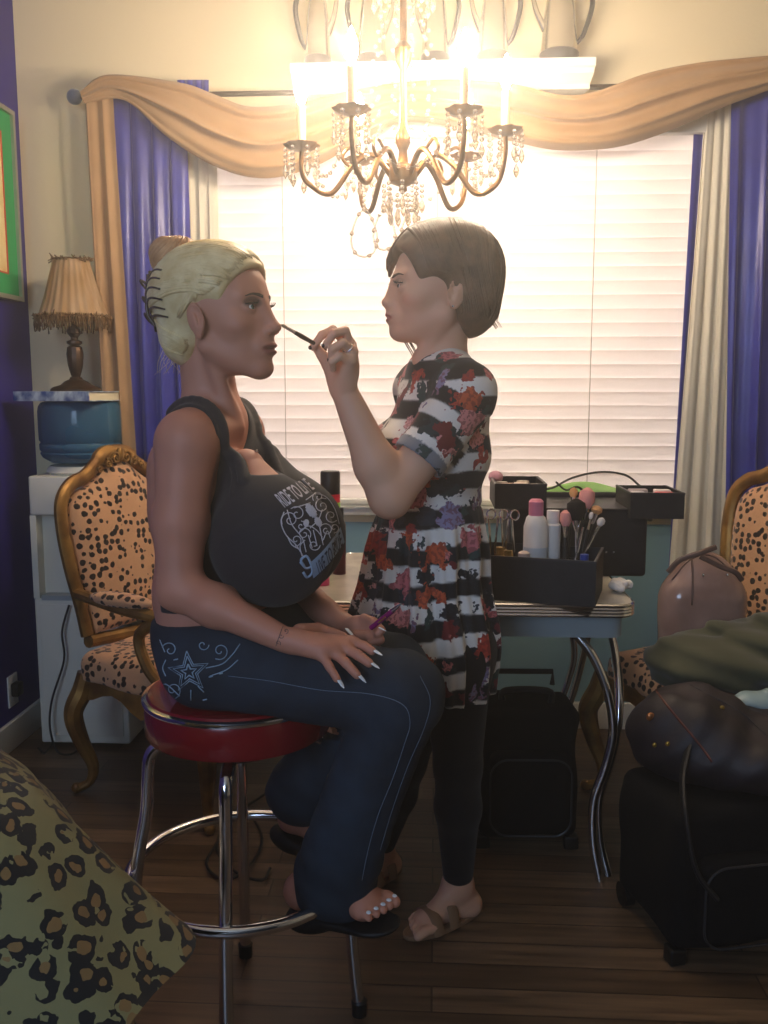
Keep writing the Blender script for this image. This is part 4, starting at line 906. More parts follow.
def head_field(f, H, jaw=1., nose=1., lip=1.):
    f.a(H.e((-.012, 0, .045), (.098, .074, .080)), .03)
    f.a(H.e((.022, 0, .042), (.066, .062, .062)), .03)
    f.a(H.e((.038, 0, -.012), (.052, .056, .066)), .03)
    f.a(H.e((.036, 0, -.058), (.050, .044*jaw, .040)), .025)
    for s in (-1, 1):
        f.a(H.c((.000, s*.052, -.045), (.066, s*.012, -.092), .014, .013), .025)
        f.a(H.e((.056, s*.044, -.016), (.020, .017, .016)), .022)
        f.a(H.c((.082, s*.012, .031), (.070, s*.042, .034), .008, .007), .016)
        f.sub(H.e((.101, s*.031, .013), (.019, .019, .014)), .014)
    f.a(H.e((.0775, 0, -.091), (.0145, .019, .014)), .018)
    f.a(H.c((.080, 0, .012), (.086, 0, -.036), .012, .014), .02)
    f.a(H.c((.085, 0, .022), (.1085+H.nx, 0, -.021), .0078, .0085*nose), .014)
    f.a(H.e((.1105+H.nx, 0, -.025), (.0085, .0095, .0075)), .007)
    for s in (-1, 1):
        f.a(H.e((.101+H.nx*.7, s*.0105, -.029), (.0095, .0065, .0065)), .006)
        f.sub(H.e((.104+H.nx, s*.006, -.0365), (.005, .0028, .0035)), .003)
    f.a(H.e((.083, 0, -.055), (.0145, .026, .020)), .014)
    f.a(H.e((.0925, 0, -.0535), (.0085*lip, .022, .0055)), .005)
    f.a(H.e((.0905, 0, -.0655), (.0090*lip, .019, .0062)), .005)
    f.sub(H.e((.103, 0, -.0592), (.0105, .026, .0014)), .003)
    for s in (-1, 1):   # eyelids with an opening, ears
        f.a(H.e((.0755, s*.031, .0125), (.0142, .0148, .0132)), .005)
        f.sub(H.e((.091, s*.0325, .0125), (.010, .0130, .0046)), .002)
        rt_ = roty(R(-12))@rotz(R(-s*-16))
        f.a(H.e((-.012+H.ex, s*.0765, .000), (.0195, .0060, .029), rt_), .007)
        f.sub(H.e((-.006+H.ex, s*.0835, .004), (.0105, .0070, .019), rt_), .003)
        f.a(H.e((-.011+H.ex, s*.0795, -.002), (.0045, .0035, .013), rt_), .004)
        f.a(H.e((.0+H.ex, s*.076, -.004), (.0045, .004, .007)), .004)
        f.a(H.e((-.010+H.ex, s*.074, -.027), (.008, .005, .008)), .005)
def head_parts(H, root, iris, brow_m, lash=1.):
    ew = mat_get('eye_white', hx('e6e0da'), .15); 
    for s in (-1, 1):
        c = H.p((.0745, s*.031, .0125)); mb = MB().ball(c, .0128*H.s, 20); o = mb.build('eye', ew, root)
        dr = H.d((1, s*.10, .02)); mb = MB(); q = np.array(c)+dr*.0088*H.s
        Mr = Vector(dr).to_track_quat('Z', 'Y').to_matrix()
        MB().ball(q, (.0062*H.s, .0062*H.s, .0045*H.s), 16, Mr).build('iris', iris, o)
        MB().ball(np.array(c)+dr*.0110*H.s, (.0028*H.s, .0028*H.s, .0028*H.s), 12, Mr).build('pupil', mat_get('pupil', hx('050505'), .1), o)
        lm = MB()
        pts = [H.p((.0745+.0150*math.cos(t)*1.0, s*(.031+.0140*math.sin(t)), .0165+.0022*math.cos(t))) for t in np.linspace(-1.15, 1.25, 11)]
        lm.tube(pts, .0011*lash*H.s, 5)
        for t in np.linspace(-.9, 1.25, 13):
            a = np.array([.0745+.0150*math.cos(t), s*(.031+.0140*math.sin(t)), .0165+.0022*math.cos(t)])
            lm.tube([H.p(a), H.p(a+np.array([.004*math.cos(t), s*.003*math.sin(t), .001])*lash), H.p(a+np.array([.0065*math.cos(t), s*.005*math.sin(t), .0045])*lash)], [.0007, .0005, .0002], 4)
        lm.build('eyelashes', mat_get('lash_black', hx('120c0a'), .6), root, auto=0, clean=False)
def mat_get(n, *a, **k): return D.materials.get(n) or mat(n, *a, **k)
def brow(H, root, m, f, z0=.030):
    for s in (-1, 1):
        P = [(.100, s*.012, z0+.002), (.097, s*.022, z0+.004), (.090, s*.034, z0+.0055), (.080, s*.045, z0+.002)]
        P = f.proj(np.array([H.p(q) for q in spline(P, 6)]), .0004)
        MB().tube(P, list(np.interp(np.linspace(0, 1, len(P)), [0, .3, 1], [.0030, .0032, .001])), 6, flat=(tuple(H.d((1, 0, 0))), .5)).build('eyebrow', m, root)
def fing(f, pts, r0, r1, k=.006):
    n = len(pts)
    for i in range(n-1):
        a = r0+(r1-r0)*i/(n-1); b = r0+(r1-r0)*(i+1)/(n-1)
        f.a(cap(pts[i], pts[i+1], a, b), k if i == 0 else .003)
def torso_ell(c, f, r): # r = (front, side, up); f = facing angle
    return ell(c, r, rotz(f))
def locks(mb, fld, paths, r, it=4, iso=.001, n=14, jit=.0, seg=5):
    allp = []
    for pth in paths:
        S_ = spline(pth, 5); idx = np.linspace(0, len(S_)-1, n); P = np.array([np.array(S_[int(i)])*(1-i % 1)+np.array(S_[min(int(i)+1, len(S_)-1)])*(i % 1) for i in idx]); allp.append(P)
    A = np.concatenate(allp); A = fld.proj(A, iso, it)
    for k, P in enumerate(allp):
        Q = A[k*n:(k+1)*n]; rr = r*rng.uniform(.7, 1.3); pr = [rr*.35]+[rr]*(n-3)+[rr*.8, rr*.25]
        mb.tube(Q, pr, seg)

# ---------------------------------------------------------------- seated blonde woman
bt_ = R(-20); bf = np.array([math.cos(bt_), math.sin(bt_), 0]); bl_ = np.array([-math.sin(bt_), math.cos(bt_), 0]); UPZ = np.array([0, 0, 1.])
HB = Head(at(220, 322, 1.665), -17, 6, 0, 1.02); HB.ex = .009
def pelvis_field(f, grow=0.):
    HR_ = at(224, 655, 1.60); HL_ = HR_+.165*bl_
    mid_ = (HR_+HL_)/2
    f.a(torso_ell(mid_+UPZ*.005-bf*.01, bt_, (.115+grow, .165+grow, .095+grow)), .03)
    f.a(ell(HR_-bf*.022-UPZ*.004, (.098+grow, .092+grow, .088+grow), rotz(bt_)), .03); f.a(ell(HL_-bf*.022-UPZ*.004, (.098+grow, .092+grow, .088+grow), rotz(bt_)), .03)
    return HR_, HL_
KR, KL = at(404, 694, 1.50), at(392, 672, 1.72)
AR, AL = at(330, 868, 1.585), at(300, 788, 1.80)
def legs_field(f, r, k=.03):
    HR_ = at(212, 662, 1.60); HL_ = HR_+.165*bl_
    f.a(cap(HR_, KR-bf*.01, r[0], r[1]), k); f.a(cap(HL_, KL, r[0], r[1]), k)
    f.a(cap(KR, AR, r[1]*.98, r[2]), .02); f.a(cap(KL, AL, r[1]*.98, r[2]), .02)
RIB = at(208, 505, 1.69)
NB = at(212, 412, 1.70)
SRp, SLp = at(187, 447, 1.56), at(238, 437, 1.84)
BR, BL = at(272, 542, 1.575), at(287, 534, 1.715)
def torso_field(f):
    mid_ = at(204, 655, 1.60)+.0825*bl_
    f.a(torso_ell(at(207, 590, 1.69), bt_, (.09, .125, .13)), .04)
    f.a(torso_ell(RIB, bt_, (.098, .135, .15)), .04)
    f.a(torso_ell(at(206, 460, 1.70), bt_, (.075, .14, .075)), .04)
    f.a(cap(SRp+UPZ*.008, SLp+UPZ*.008, .045), .04)
    f.a(cap(NB-UPZ*.02, SRp+UPZ*.02, .045, .035), .05); f.a(cap(NB-UPZ*.02, SLp+UPZ*.02, .045, .035), .05)
    for b_, s in ((BR, -1), (BL, 1)):
        f.a(ell(b_, (.112, .092, .112), rotz(bt_)@roty(R(10))), .02)
        f.a(cap(at(246, 468, 1.62) if s < 0 else at(262, 462, 1.745), b_+bf*.0+UPZ*.02, .035, .088), .02)
sk = Fld()
pelvis_field(sk); legs_field(sk, (.070, .050, .036)); torso_field(sk)
sk.a(cap(NB-UPZ*.01, at(205, 350, 1.69), .054, .048), .025)
sk.a(cap(at(232, 415, 1.66), at(206, 345, 1.63), .014, .010), .02)     # neck muscle
sk.a(cap(at(238, 428, 1.66), SRp+UPZ*.02+bf*.02, .009, .009), .02)    # collar bone
ER = at(179, 588, 1.525); WR = at(285, 640, 1.462)
sk.a(cap(SRp, at(180, 520, 1.54), .052, .045), .02).a(cap(at(180, 520, 1.54), ER, .045, .039), .02)
sk.a(cap(ER, ER+(WR-ER)*.35, .037, .037), .02).a(cap(ER+(WR-ER)*.35, WR, .037, .0235, ((0, .3, 1), .9)), .02)
EL = at(272, 572, 1.86); WL = at(346, 627, 1.66)
sk.a(cap(SLp, EL, .048, .038), .02).a(cap(EL, EL+(WL-EL)*.4, .037, .034), .02).a(cap(EL+(WL-EL)*.4, WL, .034, .0225), .02)
# right hand lying on the thigh, fingers spread
kn = [at(352, 642, 1.475), at(345, 648, 1.458), at(334, 652, 1.446), at(321, 654, 1.437)]
tips = [[at(352, 642, 1.475), at(364, 646, 1.466), at(372, 651, 1.458)], [at(345, 648, 1.458), at(358, 655, 1.443), at(369, 663, 1.434)],
        [at(334, 652, 1.446), at(346, 663, 1.430), at(357, 675, 1.420)], [at(321, 654, 1.437), at(329, 666, 1.422), at(337, 679, 1.412)]]
WP = WR+(np.array(kn[1])-WR)*.15
for q in kn: sk.a(cap(WP, q, .0165, .0115), .012)
sk.a(ell((WP+np.mean(kn, 0))/2, (.036, .022, .014), rotz(R(-28))), .012)
for t, rr in zip(tips, (.0092, .0097, .0092, .0082)): fing(sk, t, rr, rr*.8)
TH = [at(300, 632, 1.50), at(318, 630, 1.54), at(332, 634, 1.545), at(343, 637, 1.54)]; fing(sk, TH, .015, .009)
# left hand holding the pink pen
PL = at(360, 627, 1.625)
sk.a(cap(WL, PL, .019, .018), .012).a(ell(PL, (.03, .016, .02), rotz(R(-30))), .012)
lf = [[at(364, 618, 1.615), at(374, 622, 1.59), at(381, 630, 1.575), at(378, 634, 1.572)],
      [at(366, 624, 1.61), at(377, 631, 1.585), at(380, 640, 1.575), at(371, 643, 1.575)],
      [at(364, 631, 1.607), at(374, 639, 1.585), at(376, 647, 1.578), at(366, 648, 1.58)],
      [at(360, 636, 1.607), at(368, 645, 1.59), at(370, 651, 1.585), at(361, 652, 1.588)]]
for t, rr in zip(lf, (.0088, .009, .0086, .0076)): fing(sk, t, rr, rr*.85)
fing(sk, [at(350, 632, 1.63), at(358, 637, 1.60), at(368, 636, 1.583)], .0115, .009)
# feet
FH, FBl = at(302, 893, 1.60), at(366, 903, 1.545)
fdir = (FBl-FH)/np.linalg.norm(FBl-FH); fside = np.cross(UPZ, fdir)
sk.a(cap(AR, FH+UPZ*.01, .034, .030), .02).a(cap(AR-UPZ*.02, FBl, .032, .020), .03).a(cap(FH, FBl, .027, .022), .03).a(cap(FBl-fside*.02, FBl+fside*.022, .018), .02)
for i in range(5):
    s = -.034+.0165*i; ln = [.020, .027, .033, .037, .040][i]; b_ = FBl+fside*s+fdir*.004-UPZ*.003
    fing(sk, [b_, b_+fdir*ln*.6+UPZ*.002, b_+fdir*ln-UPZ*.005], (.0075, .0080, .0085, .009, .0125)[i], (.0065, .007, .0075, .008, .011)[i], .008)
F2 = at(292, 818, 1.86); F2b = F2+(bf*.11-UPZ*.035)
sk.a(cap(AL, F2, .033, .028), .02).a(cap(AL, F2b, .028, .020), .03).a(cap(F2, F2b, .026, .021), .02)
head_field(sk, HB, .92, 1., 1.5)
sk.int_(((lambda P: np.where((np.hypot(P[:, 0]-SX, P[:, 1]-SYY) < .27) & (P[:, 2] > .62), SH+.012-P[:, 2], -.25)), np.zeros(3), 1e9), .0)
cb = np.array(hx('bd8068')[:3]); lipc = np.array(hx('8f4a42')[:3])
def tintB(P):
    c = np.tile(cb, (len(P), 1)); q = HB.loc(P)
    n_ = (np.sin(P[:, 0]*40+np.sin(P[:, 2]*55)*2)+np.sin(P[:, 1]*60+P[:, 2]*47))*.02; c *= (1+n_)[:, None]
    dl = ((q[:, 0]-.094)/.016)**2+(q[:, 1]/.0235)**2+((q[:, 2]+.0595)/.0125)**2; w_ = np.clip((1.15-dl)/.35, 0, 1)[:, None]
    c = c*(1-w_)+lipc*w_
    for s in (-1, 1):
        de = ((q[:, 0]-.088)/.02)**2+((q[:, 1]-s*.032)/.02)**2+((q[:, 2]-.020)/.011)**2; w_ = (np.clip((1.2-de)/.6, 0, 1)*.75)[:, None]; c = c*(1-w_)+np.array(hx('4a2f28')[:3])*w_
        dc = ((q[:, 0]-.06)/.03)**2+((q[:, 1]-s*.05)/.02)**2+((q[:, 2]+.022)/.014)**2; w_ = (np.clip((1.-dc), 0, 1)*.4)[:, None]; c = c*(1-w_)+np.array(hx('a55f4c')[:3])*w_
    return c
skin_m = mat('tanned_skin', cb.tolist()+[1], .55, attr='tint', sss=.12, bump=(220, .12, (1, 1, 1), .001))
PB = thing('person', 'seated woman with pinned-up blonde hair, black tank top and jeans having her makeup done', 'person', (SX, SYY, SH))
zf = ((HB.o[2]-.115, HB.o[2]+.08, .0017), (.84, .93, .0021))
me = solid(sk, (-.56, 1.34, .30), (.16, 2.04, 1.64), .0036, (((HB.o[0]-.09, HB.o[0]+.13, .0018), (.0-.16, .0, .0022)), (), zf), name='body', colf=tintB)
body_bv = bvh_of(me); link('body', me, skin_m, PB)
brm = mat('eyebrow_brown', hx('3a261b'), .7)
head_parts(HB, PB, mat('iris_green', hx('3c5a48'), .1), brm, 1.25); brow(HB, PB, brm, sk, .029)
# fingernails
nail_w = mat('white_nail', hx('e9eef2'), .15, coat=.5)
for t in tips:
    a, b_ = np.array(t[1]), np.array(t[2]); d = (b_-a)/np.linalg.norm(b_-a); p0 = b_+d*.002+UPZ*.0035
    MB().tube([p0-d*.004, p0+d*.006, p0+d*.014, p0+d*.020], [.004, .0046, .0038, .0012], 8, flat=((0, 0, 1), .4)).build('fingernail', nail_w, PB, label='long glossy white fingernail')
for p0, p1 in ((at(347, 629, 1.60), at(354, 637, 1.565)), (at(380, 628, 1.566), at(386, 631, 1.555))):
    MB().tube([p0, (p0+p1)/2, p1], [.0045, .0045, .0015], 8, flat=((0, .5, 1), .4)).build('fingernail', nail_w, PB, label='long glossy white fingernail')
for i in range(5):
    s = -.034+.0165*i; ln = [.020, .027, .033, .037, .040][i]; p = FBl+fside*s+fdir*(ln+.003)+UPZ*.0035
    MB().ball(p, (.0055, .0048, .0025), 8, Matrix(rotz(math.atan2(fdir[1], fdir[0])).tolist())).build('toenail', nail_w, PB)
# jeans
denim = mat('blue_denim', hx('1b222c'), .85, noise=(9, 6, hx('273341')), bump=(420, .3, (1, 1, 1), .001)); 
nt = denim.node_tree; b = nt.nodes['Principled BSDF']
jn = Fld(); HR_, HL_ = pelvis_field(jn, .006); legs_field(jn, (.086, .073, .058))
jn.a(torso_ell(at(206, 625, 1.69), bt_, (.090, .128, .09)), .03)
jn.a(cap(KR+(AR-KR)*.35, AR-UPZ*.035+fdir*.008, .060, .078, (tuple(fside), .85)), .03).a(cap(KL+(AL-KL)*.4, AL-UPZ*.01, .058, .070), .03)
jn.int_(plane(at(170, 612, 1.69), (-.12, 0, 1)), .004)
hemd = (AR-KR)/np.linalg.norm(AR-KR)
def hemcut(P): # keeps the trouser ends open just above the soles
    d1 = (P-(AR-UPZ*.032))@np.array([-.05, 0, -1.]); d1 = np.where(P[:, 0] > -.36, d1, -1) if False else d1
    return d1
jn.int_(((lambda P: -(P[:, 2]-(at(330, 906, 1.58)[2]+.05*(P[:, 0]+.15)))), np.zeros(3), 1e9), .004)
jn.int_(((lambda P: np.where(P[:, 1]+P[:, 0]*.35 > 1.68, AL[2]-.035-P[:, 2], -.2)), np.zeros(3), 1e9), .0)
def folds(P):
    return .0022*np.sin(P[:, 2]*95+P[:, 0]*60+np.sin(P[:, 1]*50)*1.5)*np.exp(-((P[:, 2]-.40)/.13)**2)+.0020*np.sin((P[:, 0]*.94-P[:, 1]*.34)*120+P[:, 2]*70)*np.exp(-(((P[:, 0]+.0)/.09)**2+((P[:, 2]-.80)/.1)**2))+.0015*np.sin(P[:, 0]*90-P[:, 2]*90)*np.exp(-(((P[:, 0]+.30)/.08)**2+((P[:, 2]-.80)/.08)**2))
jn.disp(folds)
seatcut = (lambda P: np.where((np.hypot(P[:, 0]-SX, P[:, 1]-SYY) < .20) & (P[:, 2] > .62), SH+.0085-P[:, 2], -.25)); jn.int_((seatcut, np.zeros(3), 1e9), .0)
me = solid(jn, (-.56, 1.36, .33), (.18, 2.04, .98), .005, name='jeans'); jbv = bvh_of(me); link('jeans', me, denim, PB, label='dark blue flared jeans with star embroidery on the hip')
thr = mat('blue_grey_thread', hx('8fa6b8'), .7); mb = MB()
def star(cx, cy, r, r2, ph=-90): return [(cx+(r if k % 2 == 0 else r2)*math.cos(R(ph+36*k)), cy+(r if k % 2 == 0 else r2)*math.sin(R(ph+36*k))) for k in range(11)]
for s_ in (21, 16, 8): pline(mb, jbv, star(189, 672, s_, s_*.42, -96), .0011 if s_ > 10 else .0016, sm=1)
def spiral(cx, cy, r, a0, turns, sgn=1, n=16): return [(cx+r*(1-.85*k/n)*math.cos(R(a0+sgn*turns*360*k/n)), cy+r*(1-.85*k/n)*math.sin(R(a0+sgn*turns*360*k/n))) for k in range(n+1)]
for cx, cy, r, a0, tn, sg in ((220, 651, 9, 120, 1.3, -1), (170, 650, 8, 200, 1.1, 1), (173, 690, 9, 100, 1.2, -1), (203, 645, 6, 0, 1, 1)): pline(mb, jbv, spiral(cx, cy, r, a0, tn, sg), .0010, sm=2)
for ln in ([(206, 668), (222, 664), (232, 655), (240, 644)], [(210, 676), (226, 670), (238, 660)], [(166, 660), (163, 668), (166, 676)], [(191, 690), (191, 700)], [(198, 686), (204, 692)], [(160, 640), (165, 652)], [(158, 690), (166, 684), (180, 696)]): pline(mb, jbv, ln, .0011)
for cx, cy in ((211, 677), (221, 674), (176, 660), (205, 700)): pline(mb, jbv, [(cx-2, cy), (cx+2, cy-1)], .0014, sm=0)
mb.build('star_embroidery', thr, PB, auto=0, clean=False, label='pale blue star and scroll embroidery')
mb = MB()
pline(mb, jbv, [(228, 676), (270, 681), (320, 690), (370, 694), (402, 704), (410, 722), (404, 745), (392, 780), (378, 815), (368, 850), (362, 880)], .0006, sm=6)
pline(mb, jbv, [(420, 676), (430, 700), (424, 728), (408, 765), (392, 810), (380, 850)], .0005, sm=6)
mb.build('side_seam', mat('seam_thread', hx('6f7f90'), .8), PB, auto=0, clean=False)
# tank top
tk = Fld(.0055); torso_field(tk)
tank = Fld(); tank.a(tk, 0)
tank.int_(((lambda P: at(230, 600, 1.6)[2]-.02+.0-P[:, 2]-.0), np.zeros(3), 1e9), .004)
tank.sub(cap(NB+UPZ*.06, at(252, 452, 1.60)+bf*.02, .066, .050), .006)
tank.sub(cap(at(240, 430, 1.62), at(266, 455, 1.60)+bf*.03, .03, .030), .006)
for S_, s in ((SRp, -1), (SLp, 1)):
    c_ = S_+bl_*s*.03+bf*.012-UPZ*.035; tank.sub(ell(c_, (.075, .078, .098), rotz(bt_)@roty(R(-14))), .006)
    tank.sub(ell(S_+bl_*s*.05+UPZ*.04, (.09, .075, .08), rotz(bt_)), .006)
tkp = [at(248, 487, 1.56), at(238, 460, 1.57), at(222, 430, 1.58), at(203, 412, 1.60), at(180, 410, 1.64), at(160, 425, 1.66), at(149, 460, 1.66), at(147, 500, 1.66)]
def strap(pp, r=.010):
    P = tk.proj(np.array(spline(pp, 5)), .000, 5)
    for a, b_ in zip(P[:-1], P[1:]): tank.a(cap(a, b_, r), .004)
strap(tkp); strap([at(280, 475, 1.68), at(270, 448, 1.72), at(258, 418, 1.76), at(247, 398, 1.80), at(230, 398, 1.84), at(215, 430, 1.85), at(205, 480, 1.84)], .009)
strap([at(240, 500, 1.55), at(233, 478, 1.56), at(226, 450, 1.575)], .004)
me = solid(tank, (-.5, 1.38, .88), (.06, 2.0, 1.36), .0036, name='tank_top'); tbv = bvh_of(me)
link('tank_top', me, mat('black_jersey', hx('242228'), .8, sheen=.1, noise=(6, 4, hx('1c1b22')), bump=(300, .2, (1, 1, 1), .001)), PB, label='faded black tank top with a white motorcycle slogan print')
# print: slogans and scrollwork
print_m = mat('white_print', hx('c3c0c8'), .7); print_b = mat('pale_blue_print', hx('93a9c4'), .7)
def text_on(bv, txt, quad, m, parent, name, off=.0009, bend=0.):
    cu = D.curves.new('lettering', 'FONT'); cu.body = txt; cu.size = 1; cu.offset = .012; to = D.objects.new('lettering', cu); COL.objects.link(to)
    bpy.context.view_layer.update(); dg = bpy.context.evaluated_depsgraph_get(); me_ = D.meshes.new_from_object(to.evaluated_get(dg))
    D.objects.remove(to); bm = bmesh.new(); bm.from_mesh(me_); bmesh.ops.triangulate(bm, faces=bm.faces)
    bmesh.ops.subdivide_edges(bm, edges=[e for e in bm.edges if e.calc_length() > .15], cuts=1); xs_ = [v.co.x for v in bm.verts]; ys_ = [v.co.y for v in bm.verts]
    x0, x1, y0, y1 = min(xs_), max(xs_), min(ys_), max(ys_); TL, TR_, BL_, BR_ = [np.array(q, float) for q in quad]; bad = []
    for v in bm.verts:
        u = (v.co.x-x0)/(x1-x0); w_ = (v.co.y-y0)/(y1-y0); p = (TL*(1-u)+TR_*u)*w_+(BL_*(1-u)+BR_*u)*(1-w_); p[1] += bend*math.sin(PI*u)
        h = cast(bv, p[0], p[1], off)
        if h is None: bad.append(v)
        else: v.co = h
    bmesh.ops.delete(bm, geom=bad, context='VERTS'); bm.to_mesh(me_); bm.free(); me_.materials.clear(); return link(name, me_, m, parent, smooth=False)
text_on(tbv, 'RIDE TO LIVE', [(274, 495), (304, 478), (285, 508), (315, 489)], print_m, PB, 'slogan_print')
text_on(tbv, 'LIVE TO RIDE', [(315, 562), (339, 531), (319, 575), (342, 545)], mat('navy_print', hx('26304a'), .7), PB, 'banner_lettering', .0022, 2)
mb = MB().grid(lambda u, v: tuple(cast(tbv, 309+(340-309)*u+v*4, 563+(527-563)*u+v*15+3*math.sin(PI*u), .0014) or (0, 1.6, 1.1)), 16, 5)
mb.build('banner_print', print_b, PB, auto=0)
mb = MB()
for cx, cy, r, a0, tn, sg in ((290, 520, 9, 150, 1.4, 1), (297, 514, 8, 220, 1.2, 1), (304, 534, 7, 30, 1.4, -1), (322, 506, 8, 300, 1.4, -1), (331, 516, 7, 40, 1.2, 1), (326, 530, 7, 200, 1.3, 1), (296, 540, 6, 100, 1.2, -1), (314, 545, 6, 0, 1.3, 1), (334, 528, 5, 90, 1.2, -1), (318, 497, 6, 140, 1.2, 1), (301, 526, 5, 270, 1.2, 1)): pline(mb, tbv, spiral(cx, cy, r, a0, tn, sg), .0009, sm=2)
for ln in ([(284, 512), (281, 522), (286, 535), (296, 545), (303, 556)], [(287, 510), (292, 525), (302, 538), (306, 552)], [(288, 538), (292, 545), (299, 549)], [(302, 556), (300, 546), (305, 540)], [(308, 535), (312, 548)], [(313, 530), (317, 546)], [(319, 525), (323, 545)], [(323, 540), (327, 531), (330, 538)], [(306, 500), (316, 494), (327, 498), (335, 510), (339, 524)], [(294, 508), (304, 505), (310, 503)], [(310, 528), (318, 520), (322, 510)], [(300, 532), (308, 526), (316, 530), (322, 537)]): pline(mb, tbv, ln, .0010)
for cx, cy, rx, ry, ang in ((311, 511, 4.2, 8, -35), (318, 522, 3, 5, -30), (306, 523, 2.5, 3.5, 10)):
    for k in range(-3, 4):
        t = k/3.5; w_ = ry*math.sqrt(1-t*t); a = R(ang); pts = [(cx+t*rx*math.cos(a)-s_*w_*math.sin(a), cy+t*rx*math.sin(a)+s_*w_*math.cos(a)) for s_ in (-1, 0, 1)]; pline(mb, tbv, pts, .0011, sm=3)
mb.build('scroll_print', print_m, PB, auto=0, clean=False)
mb = MB(); pline(mb, tbv, [(304, 566), (301, 560), (306, 556), (310, 562), (312, 572), (307, 577), (303, 572)], .0024, sm=4); pline(mb, tbv, [(300, 562), (306, 568), (312, 566)], .002); mb.build('banner_tail', print_b, PB, auto=0, clean=False)
# necklace
mb = MB(); pts = [(249, 420), (254, 440), (256, 452), (262, 440), (260, 415)]
P = [cast(body_bv, x, y, .001) for x, y in spline(pts[:3], 5)]; P = [p for p in P if p]
if len(P) > 1: mb.tube(P, .0009, 5); mb.ball(P[-1], .004, 8); mb.build('necklace', mat('silver', (.8, .8, .8, 1), .2, 1.), PB)
# wrist tattoo
mb = MB()
for cx, cy, r, a0, tn, sg in ((281, 636, 3, 0, 1, 1), (286, 631, 3, 90, 1, -1), (278, 643, 3, 40, 1, -1)): pline(mb, body_bv, spiral(cx, cy, r, a0, tn, sg, 8), .0006, .0001, sm=1)
pline(mb, body_bv, [(284, 624), (280, 634), (276, 646)], .0006, .0001); mb.build('wrist_tattoo', mat('tattoo_ink', hx('3c3030'), .6), PB, auto=0, clean=False)
# hair: swept back and twisted up
blond = mat('blonde_hair', hx('e6d3a0'), .5, noise=(30, 3, hx('cfb478')), spec=.6)
def face_cut(H, f, zc=-.02):
    f.sub(H.e((.100, 0, -.022), (.075, .12, .105)), .012)
    for s in (-1, 1):
        f.sub(H.e((.022, s*.085, -.030), (.050, .03, .065)), .012)
hb = Fld()
hb.a(HB.e((-.018, 0, .055), (.110, .085, .088)), .02).a(HB.e((.028, 0, .060), (.062, .066, .058)), .03)
hb.a(HB.e((-.068, 0, -.010), (.040, .060, .060)), .03).a(HB.e((-.070, -.005, -.030), (.040, .048, .036)), .02)
face_cut(HB, hb)
hb.sub(HB.e((.002, -.088, -.024), (.034, .03, .045)), .01); hb.sub(HB.e((-.008, .088, -.02), (.034, .03, .045)), .01)
hb.sub(HB.e((.02, 0, -.075), (.07, .09, .06)), .01)
hb.a(HB.c((-.05, 0, .095), (-.100, 0, .06), .036, .032), .02)
bun = Fld().a(HB.e((-.084, .0, .128), (.038, .040, .036), roty(R(30))), 0).a(HB.e((-.060, .0, .140), (.022, .026, .018)), .01); link('hair_bun', solid(bun, tuple(HB.p((-.084, 0, .12))-.08), tuple(HB.p((-.084, 0, .12))+.08), .003, name='hair_bun'), mat('reddish_blonde_hair', hx('c99a6c'), .5, noise=(40, 3, hx('a8754c'))), PB, label='twisted bun of reddish blonde hair')
hm = solid(hb, tuple(HB.o-np.array([.17, .14, .10])), tuple(HB.o+np.array([.14, .14, .19])), .003, name='hair'); 
mb = MB(); paths = []
for k in range(220):
    t = rng.uniform(-1, 1); u = rng.uniform(0, 1); s = 1 if t > 0 else -1; at_ = abs(t)
    st = (.082-.055*at_**1.5, s*.075*at_**.8, .100-.062*at_**2)
    if at_ > .75: st = (.02-.25*(at_-.75), s*.078, .055-.2*(at_-.75))
    mid1 = (.01, s*(.012+.078*at_), .135-.075*at_); mid2 = (-.055, s*(.01+.065*at_), .115-.055*at_)
    en = (-.098+.01*u, s*.02*at_, .075+.03*u*(1-at_))
    j = rng.normal(0, .003, 3); paths.append([HB.p(np.array(q)+j) for q in (st, mid1, mid2, en)])
for k in range(60):   # nape sweeping up, lower roll
    s = rng.choice([-1, 1]); u = rng.uniform(0, 1); v = rng.uniform(0, 1)
    paths.append([HB.p(q) for q in ((-.030-.03*u, s*(.062-.02*u), -.055+.02*v), (-.075, s*(.055*(1-.4*u)), -.035+.03*v), (-.105, s*.03*(1-u), .0+.03*v), (-.10, s*.015, .06))])
for k in range(130):
    u = rng.uniform(0, 1); s = rng.choice([-1, 1]); hl = spline([(.082, .012*s, .104), (.072, .045*s, .086), (.050, .066*s, .056), (.014, .077*s, .038)], 8); st = hl[int(u*(len(hl)-1))]+rng.normal(0, .0015, 3)
    paths.append([HB.p(st), HB.p(st+np.array([-.03, s*.008, .010])*(1-.3*u)), HB.p((-.040, s*(.055+.025*u), .105-.055*u)), HB.p((-.085, s*(.045), .09-.045*u)), HB.p((-.104, s*.015, .075-.03*u))])
locks(mb, hb, paths, .0024, iso=.0010)
mb.build('hair_strands', blond, PB, auto=0, clean=False); mb = MB(); paths = []
for k in range(60):   # the bun
    a = rng.uniform(0, 2*PI); pts = []
    for q in range(6):
        th = a+q*.5; ph = -.9+q*.42; pts.append(HB.p((-.084+.040*math.cos(ph)*math.cos(th), .042*math.cos(ph)*math.sin(th), .128+.038*math.sin(ph))))
    paths.append(pts)
locks(mb, bun, paths, .0024, iso=.0008)
mb.build('bun_strands', D.materials['reddish_blonde_hair'], PB, auto=0, clean=False); mb = MB()
for k in range(24):   # flyaways at the nape
    st = np.array((-.06-.04*rng.random(), rng.uniform(-.05, .05), -.04)); mb.tube([HB.p(st), HB.p(st+(-.012, rng.normal(0, .01), -.02)), HB.p(st+(-.02+rng.normal(0, .008), rng.normal(0, .01), -.04))], [.0006, .0005, .0002], 4)
